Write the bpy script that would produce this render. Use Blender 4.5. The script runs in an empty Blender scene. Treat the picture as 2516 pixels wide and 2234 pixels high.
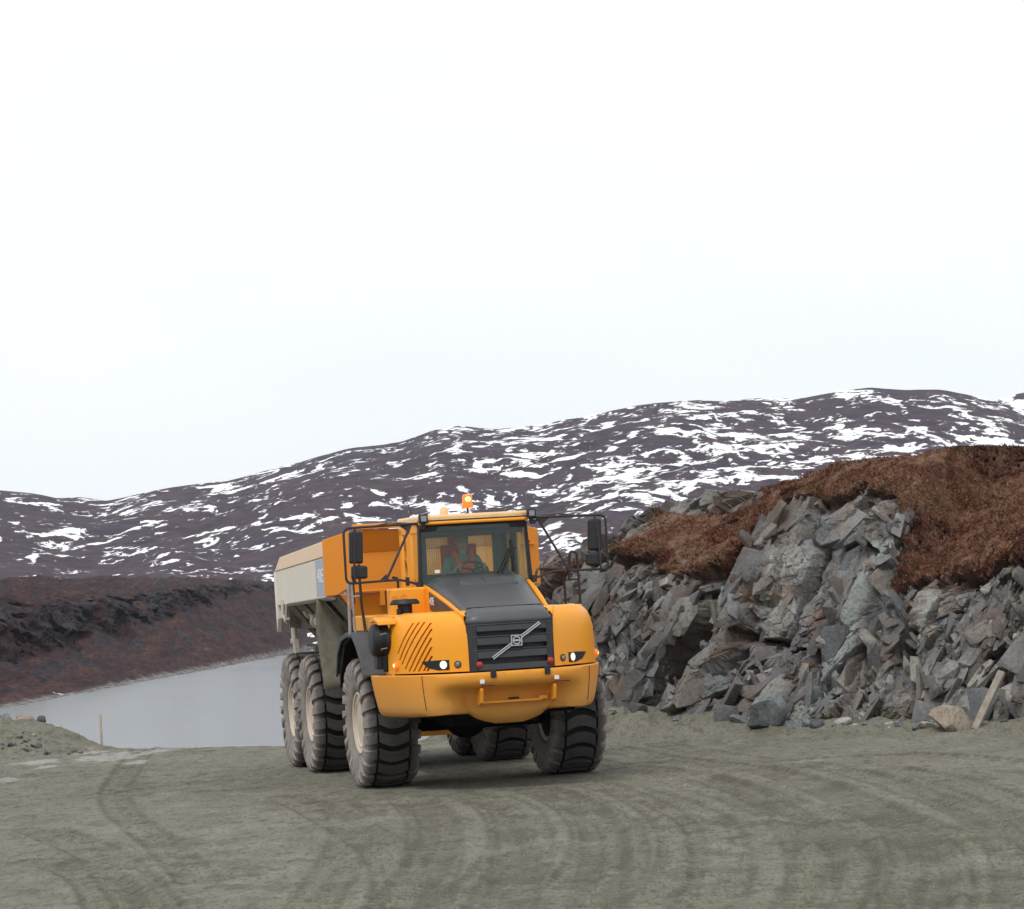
import bpy, bmesh, math, random
import numpy as np
from mathutils import Vector, Matrix

# ------------------------------------------------------------------ camera, world, sun, exposure
scene = bpy.context.scene
COL = scene.collection
cam_d = bpy.data.cameras.new("camera")
cam = bpy.data.objects.new("camera", cam_d)
COL.objects.link(cam)
cam.location = (0, 0, 2.37)
cam.rotation_euler = (math.radians(90), 0, 0)
cam_d.sensor_width = 36.0
cam_d.lens = 36.0 * 7660 / 2516
cam_d.shift_y = (1524 - 1117) / 2516
cam_d.clip_start = 0.5
cam_d.clip_end = 20000
scene.camera = cam

world = bpy.data.worlds.new("World")
scene.world = world
world.use_nodes = True
wn = world.node_tree.nodes
wl = world.node_tree.links
wn.clear()
SUN_EL, SUN_AZ = math.radians(52), math.radians(-28)     # azimuth measured from behind the camera, towards the left
sky = wn.new("ShaderNodeTexSky")
sky.sky_type = 'NISHITA'
sky.sun_disc = False
sky.sun_elevation = SUN_EL
sky.sun_rotation = math.radians(180) - SUN_AZ
sky.air_density = 1.0
sky.dust_density = 3.0
wtc = wn.new("ShaderNodeTexCoord")
wno = wn.new("ShaderNodeTexNoise")
wno.inputs['Scale'].default_value = 2.2
wno.inputs['Detail'].default_value = 4
wno.inputs['Roughness'].default_value = 0.5
wmap = wn.new("ShaderNodeMapping")
wmap.inputs['Scale'].default_value = (1, 1, 3.0)
wl.new(wtc.outputs['Generated'], wmap.inputs['Vector'])
wl.new(wmap.outputs['Vector'], wno.inputs['Vector'])
wramp = wn.new("ShaderNodeValToRGB")                    # overcast cloud layer
wramp.color_ramp.elements[0].position = 0.32
wramp.color_ramp.elements[0].color = (10.0, 10.6, 11.1, 1)
wramp.color_ramp.elements[1].position = 0.62
wramp.color_ramp.elements[1].color = (11.2, 11.3, 11.4, 1)
wl.new(wno.outputs['Fac'], wramp.inputs['Fac'])
wmix = wn.new("ShaderNodeMixRGB")
wmix.inputs['Fac'].default_value = 0.93
wl.new(sky.outputs['Color'], wmix.inputs['Color1'])
wl.new(wramp.outputs['Color'], wmix.inputs['Color2'])
wbg = wn.new("ShaderNodeBackground")
wbg.inputs['Strength'].default_value = 0.1
wl.new(wmix.outputs['Color'], wbg.inputs['Color'])
wout = wn.new("ShaderNodeOutputWorld")
wl.new(wbg.outputs['Background'], wout.inputs['Surface'])

sun_d = bpy.data.lights.new("sun", 'SUN')
sun_d.energy = 1.5
sun_d.angle = math.radians(11)
sun_d.color = (1.0, 0.96, 0.90)
sun = bpy.data.objects.new("sun", sun_d)
COL.objects.link(sun)
_sd = Vector((math.sin(SUN_AZ) * math.cos(SUN_EL), -math.cos(SUN_AZ) * math.cos(SUN_EL), math.sin(SUN_EL)))
sun.rotation_euler = (-_sd).to_track_quat('-Z', 'Y').to_euler()

scene.cycles.use_denoising = True
scene.cycles.denoising_prefilter = 'ACCURATE'
scene.cycles.denoising_input_passes = 'RGB_ALBEDO_NORMAL'
scene.cycles.adaptive_threshold = 0.004
scene.view_settings.view_transform = 'Standard'
scene.view_settings.look = 'None'
scene.view_settings.exposure = 0.0
scene.view_settings.gamma = 1.0
scene.view_settings.use_curve_mapping = False

rng = np.random.default_rng(7)
random.seed(7)

# ------------------------------------------------------------------ numpy noise
def _hash(ix, iy, seed):
    h = (ix.astype(np.int64) * 374761393 + iy.astype(np.int64) * 668265263 + seed * 1442695041) & 0xFFFFFFFF
    h = ((h ^ (h >> 13)) * 1274126177) & 0xFFFFFFFF
    h = ((h ^ (h >> 16)) * 2246822519) & 0xFFFFFFFF
    return (h ^ (h >> 15)) & 0xFFFFFFFF

def _h01(ix, iy, seed):
    return _hash(ix, iy, seed).astype(np.float64) / 4294967295.0

def perlin(x, y, seed=0):
    x0 = np.floor(x); y0 = np.floor(y)
    fx = x - x0; fy = y - y0
    ux = fx * fx * fx * (fx * (fx * 6 - 15) + 10)
    uy = fy * fy * fy * (fy * (fy * 6 - 15) + 10)
    def gr(dx, dy):
        a = _h01(x0 + dx, y0 + dy, seed) * 2 * math.pi
        return np.cos(a) * (fx - dx) + np.sin(a) * (fy - dy)
    a = gr(0, 0); b = gr(1, 0); c = gr(0, 1); d = gr(1, 1)
    return ((a + (b - a) * ux) + ((c + (d - c) * ux) - (a + (b - a) * ux)) * uy) * 1.5

def fbm(x, y, seed=0, octv=5, gain=0.5, lac=2.03):
    s = np.zeros_like(x); a = 1.0; t = 0.0
    for i in range(octv):
        s += a * perlin(x, y, seed + i * 17); t += a
        x = x * lac + 13.7; y = y * lac + 7.3; a *= gain
    return s / t

def facets(x, y, seed=0, jit=0.9, tilt=1.0):
    """faceted cells: (height, distance to the cell border, random number per cell)"""
    x0 = np.floor(x); y0 = np.floor(y)
    f1 = np.full(x.shape, 9.0); f2 = np.full(x.shape, 9.0)
    hh = np.zeros_like(x); rid = np.zeros_like(x)
    for dx in (-1, 0, 1):
        for dy in (-1, 0, 1):
            cx = x0 + dx; cy = y0 + dy
            px = cx + 0.5 + jit * (_h01(cx, cy, seed) - 0.5)
            py = cy + 0.5 + jit * (_h01(cx, cy, seed + 1) - 0.5)
            d = np.hypot(x - px, y - py)
            r = _h01(cx, cy, seed + 2)
            gx = (_h01(cx, cy, seed + 3) - 0.5) * 2 * tilt
            gy = (_h01(cx, cy, seed + 4) - 0.5) * 2 * tilt
            h = (r - 0.5) + gx * (x - px) + gy * (y - py)
            new = d < f1
            f2 = np.where(new, f1, np.minimum(f2, d))
            hh = np.where(new, h, hh); rid = np.where(new, _h01(cx, cy, seed + 5), rid)
            f1 = np.where(new, d, f1)
    return hh, f2 - f1, rid

def smooth(e0, e1, x):
    t = np.clip((x - e0) / (e1 - e0), 0, 1)
    return t * t * (3 - 2 * t)

# ------------------------------------------------------------------ object helpers
def tag(o, label=None, cat=None, group=None, kind=None):
    if label: o["label"] = label
    if cat: o["category"] = cat
    if group: o["group"] = group
    if kind: o["kind"] = kind
    return o

def link(name, me, m=None, parent=None):
    o = bpy.data.objects.new(name, me)
    COL.objects.link(o)
    if m is not None: me.materials.append(m)
    if parent is not None: o.parent = parent
    return o

def empty(name, loc=(0, 0, 0), rot=None):
    o = bpy.data.objects.new(name, None)
    o.empty_display_size = 0.3
    COL.objects.link(o)
    o.location = loc
    if rot is not None: o.rotation_euler = rot
    return o

def grid_mesh(name, P, attrs=None, smooth_shade=True):
    """P: (rows, cols, 3) array"""
    r, c = P.shape[:2]
    me = bpy.data.meshes.new(name)
    me.vertices.add(r * c)
    me.vertices.foreach_set("co", P.reshape(-1).astype(np.float32))
    idx = np.arange(r * c).reshape(r, c)
    q = np.stack([idx[:-1, :-1], idx[:-1, 1:], idx[1:, 1:], idx[1:, :-1]], -1).reshape(-1, 4)
    n = len(q)
    me.loops.add(n * 4); me.polygons.add(n)
    me.loops.foreach_set("vertex_index", q.reshape(-1).astype(np.int32))
    me.polygons.foreach_set("loop_start", np.arange(0, n * 4, 4, dtype=np.int32))
    me.polygons.foreach_set("loop_total", np.full(n, 4, dtype=np.int32))
    me.polygons.foreach_set("use_smooth", np.full(n, smooth_shade, dtype=bool))
    me.update(calc_edges=True)
    for k, v in (attrs or {}).items():
        at = me.attributes.new(k, 'FLOAT', 'POINT')
        at.data.foreach_set("value", v.reshape(-1).astype(np.float32))
    me.validate()
    return me

def raw_mesh(name, V, F, sm=False):
    """V (n,3), F (m,k) arrays with all faces the same size"""
    V = np.asarray(V, np.float32); F = np.asarray(F, np.int32)
    me = bpy.data.meshes.new(name)
    me.vertices.add(len(V)); me.vertices.foreach_set("co", V.reshape(-1))
    n, k = F.shape
    me.loops.add(n * k); me.polygons.add(n)
    me.loops.foreach_set("vertex_index", F.reshape(-1))
    me.polygons.foreach_set("loop_start", np.arange(0, n * k, k, dtype=np.int32))
    me.polygons.foreach_set("loop_total", np.full(n, k, dtype=np.int32))
    me.polygons.foreach_set("use_smooth", np.full(n, sm, dtype=bool))
    me.update(calc_edges=True)
    return me

# ------------------------------------------------------------------ node material helper
class NM:
    def __init__(self, name, rough=0.8, spec=0.3):
        self.m = bpy.data.materials.new(name); self.m.use_nodes = True
        self.t = self.m.node_tree; self.n = self.t.nodes; self.l = self.t.links
        self.b = self.n["Principled BSDF"]
        self.b.inputs['Roughness'].default_value = rough
        self.b.inputs['Specular IOR Level'].default_value = spec
        self.tc = self.n.new("ShaderNodeTexCoord")
    def new(self, t, **kw):
        n = self.n.new(t)
        for k, v in kw.items(): setattr(n, k, v)
        return n
    def vec(self, scale=(1, 1, 1), rot=(0, 0, 0), src='Object'):
        mp = self.new("ShaderNodeMapping")
        mp.inputs['Scale'].default_value = scale; mp.inputs['Rotation'].default_value = rot
        self.l.new(self.tc.outputs[src], mp.inputs['Vector']); return mp.outputs['Vector']
    def noise(self, scale, detail=4, rough=0.55, vec=None, dist=0.0):
        n = self.new("ShaderNodeTexNoise")
        n.inputs['Scale'].default_value = scale; n.inputs['Detail'].default_value = detail
        n.inputs['Roughness'].default_value = rough; n.inputs['Distortion'].default_value = dist
        self.l.new(vec if vec is not None else self.tc.outputs['Object'], n.inputs['Vector'])
        return n.outputs['Fac']
    def voro(self, scale, vec=None, feature='F1', out='Distance'):
        n = self.new("ShaderNodeTexVoronoi", feature=feature)
        n.inputs['Scale'].default_value = scale
        self.l.new(vec if vec is not None else self.tc.outputs['Object'], n.inputs['Vector'])
        return n.outputs[out]
    def attr(self, name):
        a = self.new("ShaderNodeAttribute"); a.attribute_name = name
        return a.outputs['Fac']
    def ramp(self, fac, stops, interp='LINEAR'):
        r = self.new("ShaderNodeValToRGB"); cr = r.color_ramp; cr.interpolation = interp
        while len(cr.elements) < len(stops): cr.elements.new(0.5)
        for e, (p, c) in zip(cr.elements, stops):
            e.position = p
            e.color = (c, c, c, 1) if not isinstance(c, (tuple, list)) else (*c, 1)
        self.l.new(fac, r.inputs['Fac']); return r.outputs['Color']
    def mix(self, fac, a, b, mode='MIX'):
        n = self.new("ShaderNodeMixRGB", blend_type=mode)
        for s, v in ((n.inputs['Fac'], fac), (n.inputs['Color1'], a), (n.inputs['Color2'], b)):
            if isinstance(v, (int, float)): s.default_value = v if s.name == 'Fac' else (v, v, v, 1)
            elif isinstance(v, tuple): s.default_value = (*v, 1)
            else: self.l.new(v, s)
        return n.outputs['Color']
    def math(self, op, a, b=0.0, clamp=False):
        n = self.new("ShaderNodeMath", operation=op, use_clamp=clamp)
        for s, v in ((n.inputs[0], a), (n.inputs[1], b)):
            if isinstance(v, (int, float)): s.default_value = v
            else: self.l.new(v, s)
        return n.outputs[0]
    def color(self, c):
        if isinstance(c, tuple): self.b.inputs['Base Color'].default_value = (*c, 1)
        else: self.l.new(c, self.b.inputs['Base Color'])
        return self
    def rough(self, r):
        self.l.new(r, self.b.inputs['Roughness']); return self
    def bump(self, h, strength=0.3, dist=0.02):
        n = self.new("ShaderNodeBump")
        n.inputs['Strength'].default_value = strength; n.inputs['Distance'].default_value = dist
        self.l.new(h, n.inputs['Height']); self.l.new(n.outputs['Normal'], self.b.inputs['Normal'])
        return self

# ================================================================== GROUND
WATER_Z = -10.0
def bank(x, y):
    """the road leans: it rises towards the rock cut"""
    return 0.095 + 0.058 * (np.clip(x, -14, 12) + 0.59) + 0.0127 * (np.clip(y, 10, 70) - 44.35)

# foot line of the rock cut
BP = np.array([(-6, 62.5), (-3, 59.6), (0, 56.4), (1.8, 54.6), (3.2, 53.3), (4.6, 52.0), (6.0, 50.7), (7.4, 49.6), (9, 48.8), (12, 47.8), (18, 46)])

def berm(x):
    """height of the loose sand heaped along the foot of the cut"""
    return np.interp(x, [-2, 0, 1.8, 3.2, 4.6, 9], [.5, .55, .48, .30, .15, .12])

def ground_parts(x, y):
    z = bank(x, y)
    # the crest behind the lorry and the drop to the lake
    crest = 57.4 - 0.85 * np.clip(x + 4.5, -12, 3.2) + 16.0 * smooth(-1.8, 1.2, x)
    over = np.clip(y - crest, 0, None)
    z = z - np.where(over > 0, np.minimum(0.12 * over + 0.16 * over ** 1.3, 14), 0)
    # mound of spoil on the left
    mx = (x + 11.3) / 3.75; my = (y - 62.0) / 4.5
    z = z + 0.0
    md = np.hypot(mx, my)
    z = z + 0.62 * smooth(1.15, 0.40, md) * (1 + 0.35 * fbm(x * 1.1, y * 1.1, 5, 4))
    return z

def build_ground():
    def axis(lo, f0, f1, hi, df, growth=1.25):
        a = list(np.arange(f0, f1, df)); s = df; v = f0; left = []
        while v > lo: s = min(s * growth, 4.0); v -= s; left.append(v)
        s = df; v = a[-1]; right = []
        while v < hi: s = min(s * growth, 4.0); v += s; right.append(v)
        return np.array(left[::-1] + a + right)
    xs = axis(-60, -11.0, 10.2, 60, 0.024)
    ys = axis(-6, 23.5, 68.0, 140, 0.042)
    X, Y = np.meshgrid(xs, ys)
    Z = ground_parts(X, Y)
    # a rise of loose sand along the foot of the cut
    d = np.full(X.shape, 99.0)
    for (ax, ay), (bx, by) in zip(BP[:-1], BP[1:]):
        t = np.clip(((X - ax) * (bx - ax) + (Y - ay) * (by - ay)) / ((bx - ax) ** 2 + (by - ay) ** 2), 0, 1)
        d = np.minimum(d, np.hypot(X - ax - t * (bx - ax), Y - ay - t * (by - ay)))
    n_lo = fbm(X * 0.5, Y * 0.5, 11, 4)
    Z += (berm(X) + .06) * np.exp(-(d / (0.75 + 1.3 * berm(X))) ** 2) * (1.0 + 0.55 * fbm(X * 0.9, Y * 0.9, 21, 3))
    # lumps, clods
    Z += 0.012 * n_lo
    rough = smooth(-0.15, 0.35, fbm(X * 0.45 + 3, Y * 0.3, 31, 3)) + 0.6 * smooth(3.0, 0.8, d) + 0.5 * smooth(-6.5, -9.5, X)
    cl = fbm(X * 4.2, Y * 2.6, 41, 4, 0.6)
    Z += 0.016 * np.clip(rough, 0, 1.2) * np.abs(cl) + 0.005 * cl
    Z += 0.020 * (.10 + rough) * np.clip(perlin(X * 9, Y * 7, 51) - .2, 0, 1) + 0.05 * (.03 + smooth(1.6, .6, d)) * np.clip(perlin(X * 5, Y * 4, 53) - .1, 0, 1)
    Z += 0.006 * perlin(X * 14, Y * 5, 61)
    damp = np.zeros_like(X); pale = np.zeros_like(X); tred = np.zeros_like(X)
    # tyre tracks: (points, width, depth, tread)
    for pts, w, dep, tr in TRACKS:
        pts = np.array(pts, float)
        for i in range(2):
            q = [pts[0]]
            for a, b in zip(pts[:-1], pts[1:]): q += [a * .75 + b * .25, a * .25 + b * .75]
            q.append(pts[-1]); pts = np.array(q)
        x0, x1 = pts[:, 0].min() - 1.2, pts[:, 0].max() + 1.2
        y0, y1 = pts[:, 1].min() - 1.2, pts[:, 1].max() + 1.2
        i0, i1 = np.searchsorted(xs, [x0, x1]); j0, j1 = np.searchsorted(ys, [y0, y1])
        if i1 - i0 < 2 or j1 - j0 < 2: continue
        sx = X[j0:j1, i0:i1]; sy = Y[j0:j1, i0:i1]
        best = np.full(sx.shape, 9.0); al = np.zeros_like(sx); side = np.zeros_like(sx); acc = 0.0
        for (ax, ay), (bx, by) in zip(pts[:-1], pts[1:]):
            L = math.hypot(bx - ax, by - ay)
            t = np.clip(((sx - ax) * (bx - ax) + (sy - ay) * (by - ay)) / L ** 2, 0, 1)
            dd = np.hypot(sx - ax - t * (bx - ax), sy - ay - t * (by - ay))
            sg = np.sign((bx - ax) * (sy - ay) - (by - ay) * (sx - ax))
            m = dd < best
            best = np.where(m, dd, best); al = np.where(m, acc + t * L, al); side = np.where(m, sg * dd, side)
            acc += L
        fade = 0.50 + 0.50 * smooth(-0.35, 0.3, fbm(sx * 0.6, sy * 0.6, 71, 3))
        inside = smooth(w * .5 + .05, w * .5 - .05, best)
        lip = np.exp(-((best - w * .5 - .06) / .07) ** 2)
        tread = np.sin(al * 2 * math.pi / 0.29 + .5 * n_lo[j0:j1, i0:i1] + 2.4 * np.abs(side) / w * 2)
        dz = -.85 * dep * inside * fade + dep * .55 * lip * fade * (1 + .6 * cl[j0:j1, i0:i1])
        dz += 1.6 * tr * inside * fade * np.clip(tread, -0.5, 1)
        tred[j0:j1, i0:i1] = np.maximum(tred[j0:j1, i0:i1], inside * fade * (.75 * smooth(.15, -.35, tread) + .25 * smooth(.35, .9, np.cos(side * 2 * math.pi / .17 + .7 * cl[j0:j1, i0:i1]))) + .8 * np.exp(-((best - w * .5) / .045) ** 2) * fade)
        Z[j0:j1, i0:i1] += dz
        damp[j0:j1, i0:i1] = np.maximum(damp[j0:j1, i0:i1], inside * fade)
    # the flat pale dried puddles on the left
    for (px, py, rx, ry) in ((-7.3, 57.0, .75, 1.8), (-8.6, 56.6, .5, 1.0), (-6.6, 58.2, .45, .8), (-8.7, 51.0, .7, 1.0), (-7.9, 58.8, .3, .8), (-6.6, 54.9, .3, .7), (-8.2, 54.8, .25, .5)):
        e = np.hypot((X - px) / rx, (Y - py) / ry) + 1.5 * fbm(X * 2.6, Y * 1.3, 81, 5, .6)
        pale = np.maximum(pale, smooth(1.0, 0.45, e))
    return link("road", grid_mesh("road", np.stack([X, Y, Z], -1), {"damp": damp, "pale": pale, "rough": np.clip(rough, 0, 1), "tread": np.clip(tred, 0, 1)}), mat_road())

def mat_road():
    k = NM("road_sand", 0.92, 0.15)
    big = k.noise(0.35, 3, 0.5); mid = k.noise(3.0, 5, 0.65, k.vec((1, .45, 1))); fine = k.noise(26.0, 4, 0.7, k.vec((1, .22, 1))); grit = k.noise(70.0, 2, 0.6, k.vec((1, .22, 1)))
    base = k.ramp(mid, [(0.25, (0.126, 0.119, 0.091)), (0.75, (0.222, 0.212, 0.168))])
    base = k.mix(k.ramp(big, [(0.35, 0.0), (0.7, 0.55)]), base, (0.200, 0.192, 0.164))
    base = k.mix(k.math('MULTIPLY', k.attr("rough"), 0.55), base, (0.150, 0.139, 0.110))
    base = k.mix(k.math('MULTIPLY', k.attr("damp"), 0.30), base, (0.140, 0.130, 0.105))
    base = k.mix(k.math('MULTIPLY', k.attr("tread"), 0.80), base, (0.085, 0.078, 0.060))
    dash = k.noise(6.5, 4, 0.65, k.vec((1, .36, 1)))
    base = k.mix(k.ramp(dash, [(0.54, 0.0), (0.63, 0.62)]), base, (0.080, 0.073, 0.056))
    clod = k.noise(2.6, 6, 0.68, k.vec((1, .55, 1))); patch = k.noise(0.28, 3, 0.5, k.vec((1, .6, 1)))
    base = k.mix(k.math('MULTIPLY', k.ramp(clod, [(0.50, 0.0), (0.60, 1.0)]), k.ramp(patch, [(0.40, 0.08), (0.64, 0.70)])), base, (0.072, 0.065, 0.048))
    light = k.noise(1.3, 5, 0.6, k.vec((1, .5, 1)))
    base = k.mix(k.ramp(light, [(0.54, 0.0), (0.72, 0.40)]), base, (0.280, 0.270, 0.235))
    base = k.mix(k.ramp(fine, [(0.36, 0.75), (0.50, 0.0)]), base, (0.085, 0.078, 0.058), 'MIX')
    base = k.mix(k.ramp(grit, [(0.62, 0.0), (0.75, 0.6)]), base, (0.30, 0.29, 0.25))
    base = k.mix(k.math('MULTIPLY', k.attr("pale"), 0.45), base, (0.42, 0.42, 0.41))
    h = k.math('ADD', k.math('MULTIPLY', fine, 0.7), k.math('MULTIPLY', grit, 0.4))
    k.color(base); k.bump(h, 0.6, 0.02)
    return k.m
TRACKS = [
    ([(0.64, 50.27), (1.44, 45.9), (2.52, 42.76), (2.95, 38.83), (3.12, 34.91), (3.14, 31.83), (2.85, 28.71), (2.29, 24.98), (1.92, 22.89)], 0.48, 0.018, 0.012),
    ([(2.41, 50.59), (3.18, 46.34), (4.28, 43.14), (4.75, 38.97), (4.92, 34.96), (4.94, 31.75), (4.63, 28.49), (4.07, 24.7), (3.69, 22.57)], 0.48, 0.018, 0.012),
    ([(2.5, 42.87), (2.85, 39.4), (3.07, 35.7), (3.25, 32.65), (3.31, 30.49), (3.13, 28.29), (2.55, 24.85)], 0.48, 0.018, 0.012),
    ([(4.3, 43.04), (4.65, 39.54), (4.87, 35.81), (5.05, 32.73), (5.11, 30.44), (4.91, 28.05), (4.33, 24.55)], 0.48, 0.018, 0.012),
    ([(0.52, 40.4), (0.94, 37.79), (1.23, 34.86), (1.17, 31.96), (1.04, 29.3), (0.67, 25.83)], 0.48, 0.018, 0.014),
    ([(2.3, 40.68), (2.72, 38.02), (3.03, 34.93), (2.97, 31.9), (2.84, 29.15), (2.46, 25.64)], 0.48, 0.018, 0.014),
    ([(-0.62, 41.38), (-0.2, 38.74), (-0.01, 35.8), (0.01, 33.07), (-0.16, 30.06), (-0.41, 27.88), (-0.71, 26.74)], 0.48, 0.018, 0.012),
    ([(1.16, 41.66), (1.58, 38.93), (1.79, 35.87), (1.81, 33.03), (1.64, 29.91), (1.37, 27.58), (1.03, 26.28)], 0.48, 0.018, 0.012),
    ([(3.71, 31.42), (3.61, 29.21), (3.32, 26.77), (2.95, 24.63)], 0.48, 0.012, 0.02),
    ([(5.51, 31.34), (5.41, 29.06), (5.1, 26.51), (4.73, 24.33)], 0.48, 0.012, 0.02),
    ([(-1.28, 40.5), (-0.9, 38.03), (-0.79, 34.61), (-0.86, 30.46), (-1.09, 26.75)], 0.48, 0.012, 0.012),
    ([(0.5, 40.77), (0.9, 38.18), (1.01, 34.61), (0.94, 30.39), (0.71, 26.64)], 0.48, 0.012, 0.012),
    ([(-2.26, 40.89), (-1.92, 37.61), (-1.77, 33.94), (-1.76, 29.44), (-1.8, 27.1)], 0.48, 0.012, 0.014),
    ([(-0.47, 41.08), (-0.12, 37.74), (0.03, 33.98), (0.04, 29.44), (-0.0, 27.07)], 0.48, 0.012, 0.014),
    ([(1.57, 50.44), (2.36, 46.13), (3.45, 42.96), (3.9, 38.9), (4.07, 34.94), (4.09, 31.79), (3.79, 28.59), (3.23, 24.83), (2.85, 22.72)], 0.6, 0.03, 0.012),
    ([(3.45, 42.96), (3.8, 39.47), (4.02, 35.76), (4.2, 32.69), (4.26, 30.46), (4.07, 28.16), (3.49, 24.69)], 0.6, 0.03, 0.012),
    ([(1.99, 44.35), (2.75, 40.4), (3.19, 36.43), (3.5, 33.55), (3.67, 30.86), (3.6, 28.21), (3.21, 24.84)], 0.6, 0.025, 0.012),
    ([(1.46, 40.55), (1.88, 37.91), (2.18, 34.9), (2.12, 31.93), (1.99, 29.22), (1.61, 25.73)], 0.6, 0.03, 0.014),
    ([(0.32, 41.53), (0.74, 38.84), (0.94, 35.84), (0.96, 33.05), (0.79, 29.98), (0.53, 27.72), (0.21, 26.5)], 0.6, 0.03, 0.012),
    ([(3.93, 44.56), (4.94, 44.6), (5.7, 44.33), (6.35, 42.73), (6.92, 41.0)], 0.65, 0.035, 0.008),
    ([(4.9, 42.12), (5.4, 39.52), (5.58, 36.55), (5.57, 33.03)], 0.6, 0.045, 0.012),
    ([(5.03, 37.92), (5.08, 36.12), (5.1, 33.4), (5.05, 29.91)], 0.6, 0.03, 0.016),
    ([(4.66, 31.38), (4.56, 29.13), (4.26, 26.63), (3.89, 24.47)], 0.6, 0.02, 0.02),
    ([(-0.34, 40.64), (0.05, 38.11), (0.16, 34.61), (0.09, 30.42), (-0.14, 26.69)], 0.6, 0.02, 0.012),
    ([(-7.14, 60.75), (-6.51, 53.19), (-5.94, 46.39), (-5.26, 41.84), (-4.35, 37.48), (-3.7, 34.31), (-3.08, 30.8)], 0.45, 0.028, 0.014),
    ([(-3.08, 42.93), (-2.59, 40.64), (-1.9, 36.83), (-1.28, 33.01), (-1.0, 29.56), (-0.96, 27.14)], 0.6, 0.03, 0.014),
    ([(-6.0, 39.43), (-5.18, 36.97), (-4.5, 34.52), (-3.82, 31.25), (-3.3, 28.43)], 0.6, 0.03, 0.015),
    ([(-5.2, 34.35), (-4.68, 33.43), (-4.1, 31.41), (-3.62, 28.6)], 0.6, 0.035, 0.016),
    ([(-1.32, 40.99), (-0.97, 37.68), (-0.82, 33.96), (-0.81, 29.44), (-0.85, 27.08)], 0.6, 0.02, 0.014),
    ([(-7.48, 45.55), (-6.61, 45.61), (-5.68, 46.45), (-5.11, 47.37), (-4.15, 47.69)], 0.25, 0.02, 0.004),
    ([(-5.15, 45.72), (-4.27, 44.97), (-3.6, 45.2)], 0.2, 0.02, 0.004),
]

# ================================================================== ROCK CUT on the right
def cliff_frame():
    d = np.r_[0, np.cumsum(np.hypot(*np.diff(BP, axis=0).T))]
    S = np.linspace(0, d[-1], 600)
    def sm(a):
        p = np.pad(a, 20, mode='reflect', reflect_type='odd'); return np.convolve(p, np.ones(41) / 41, 'valid')
    BX = sm(np.interp(S, d, BP[:, 0])); BY = sm(np.interp(S, d, BP[:, 1]))
    tx = np.gradient(BX); ty = np.gradient(BY); l = np.hypot(tx, ty)
    return S, BX, BY, -ty / l, tx / l
CS, CBX, CBY, CNX, CNY = cliff_frame()
HRP = np.array([(0, 2.2), (8, 2.3), (9.3, 2.5), (9.8, 2.68), (10.7, 2.6), (11.3, 2.36), (11.8, 2.44), (12.5, 2.75), (12.9, 3.2), (13.3, 3.7), (14.2, 3.88), (15.6, 3.9), (16.0, 3.75), (16.35, 2.2), (17, 2.27), (18, 2.44), (18.9, 2.65), (22, 2.8), (32, 2.9)])
HTP = np.array([(0, 2.5), (8, 2.7), (8.5, 2.95), (9, 3.4), (10, 3.75), (11, 3.85), (11.7, 3.98), (13, 4.18), (13.7, 4.36), (14.3, 4.45), (15.4, 4.55), (16.1, 4.70), (18, 5.0), (22, 5.4), (32, 5.8)])

def cliff_point(s, h):
    hr = np.interp(s, HRP[:, 0], HRP[:, 1])
    back = np.where(h < hr, .5 * h, .5 * hr + 1.6 * (h - hr))
    bx = np.interp(s, CS, CBX); by = np.interp(s, CS, CBY)
    nx = np.interp(s, CS, CNX); ny = np.interp(s, CS, CNY)
    return bx + nx * back, by + ny * back, bank(bx, by) + berm(bx) + h, nx, ny

def seg_dist(s, h, pts, ks=1.0):
    d = np.full(s.shape, 99.0)
    for (a, b), (c, e) in zip(pts[:-1], pts[1:]):
        t = np.clip(((s - a) * (c - a) * ks ** 2 + (h - b) * (e - b)) / (((c - a) * ks) ** 2 + (e - b) ** 2), 0, 1)
        d = np.minimum(d, np.hypot((s - a - t * (c - a)) * ks, h - b - t * (e - b)))
    return d

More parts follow.
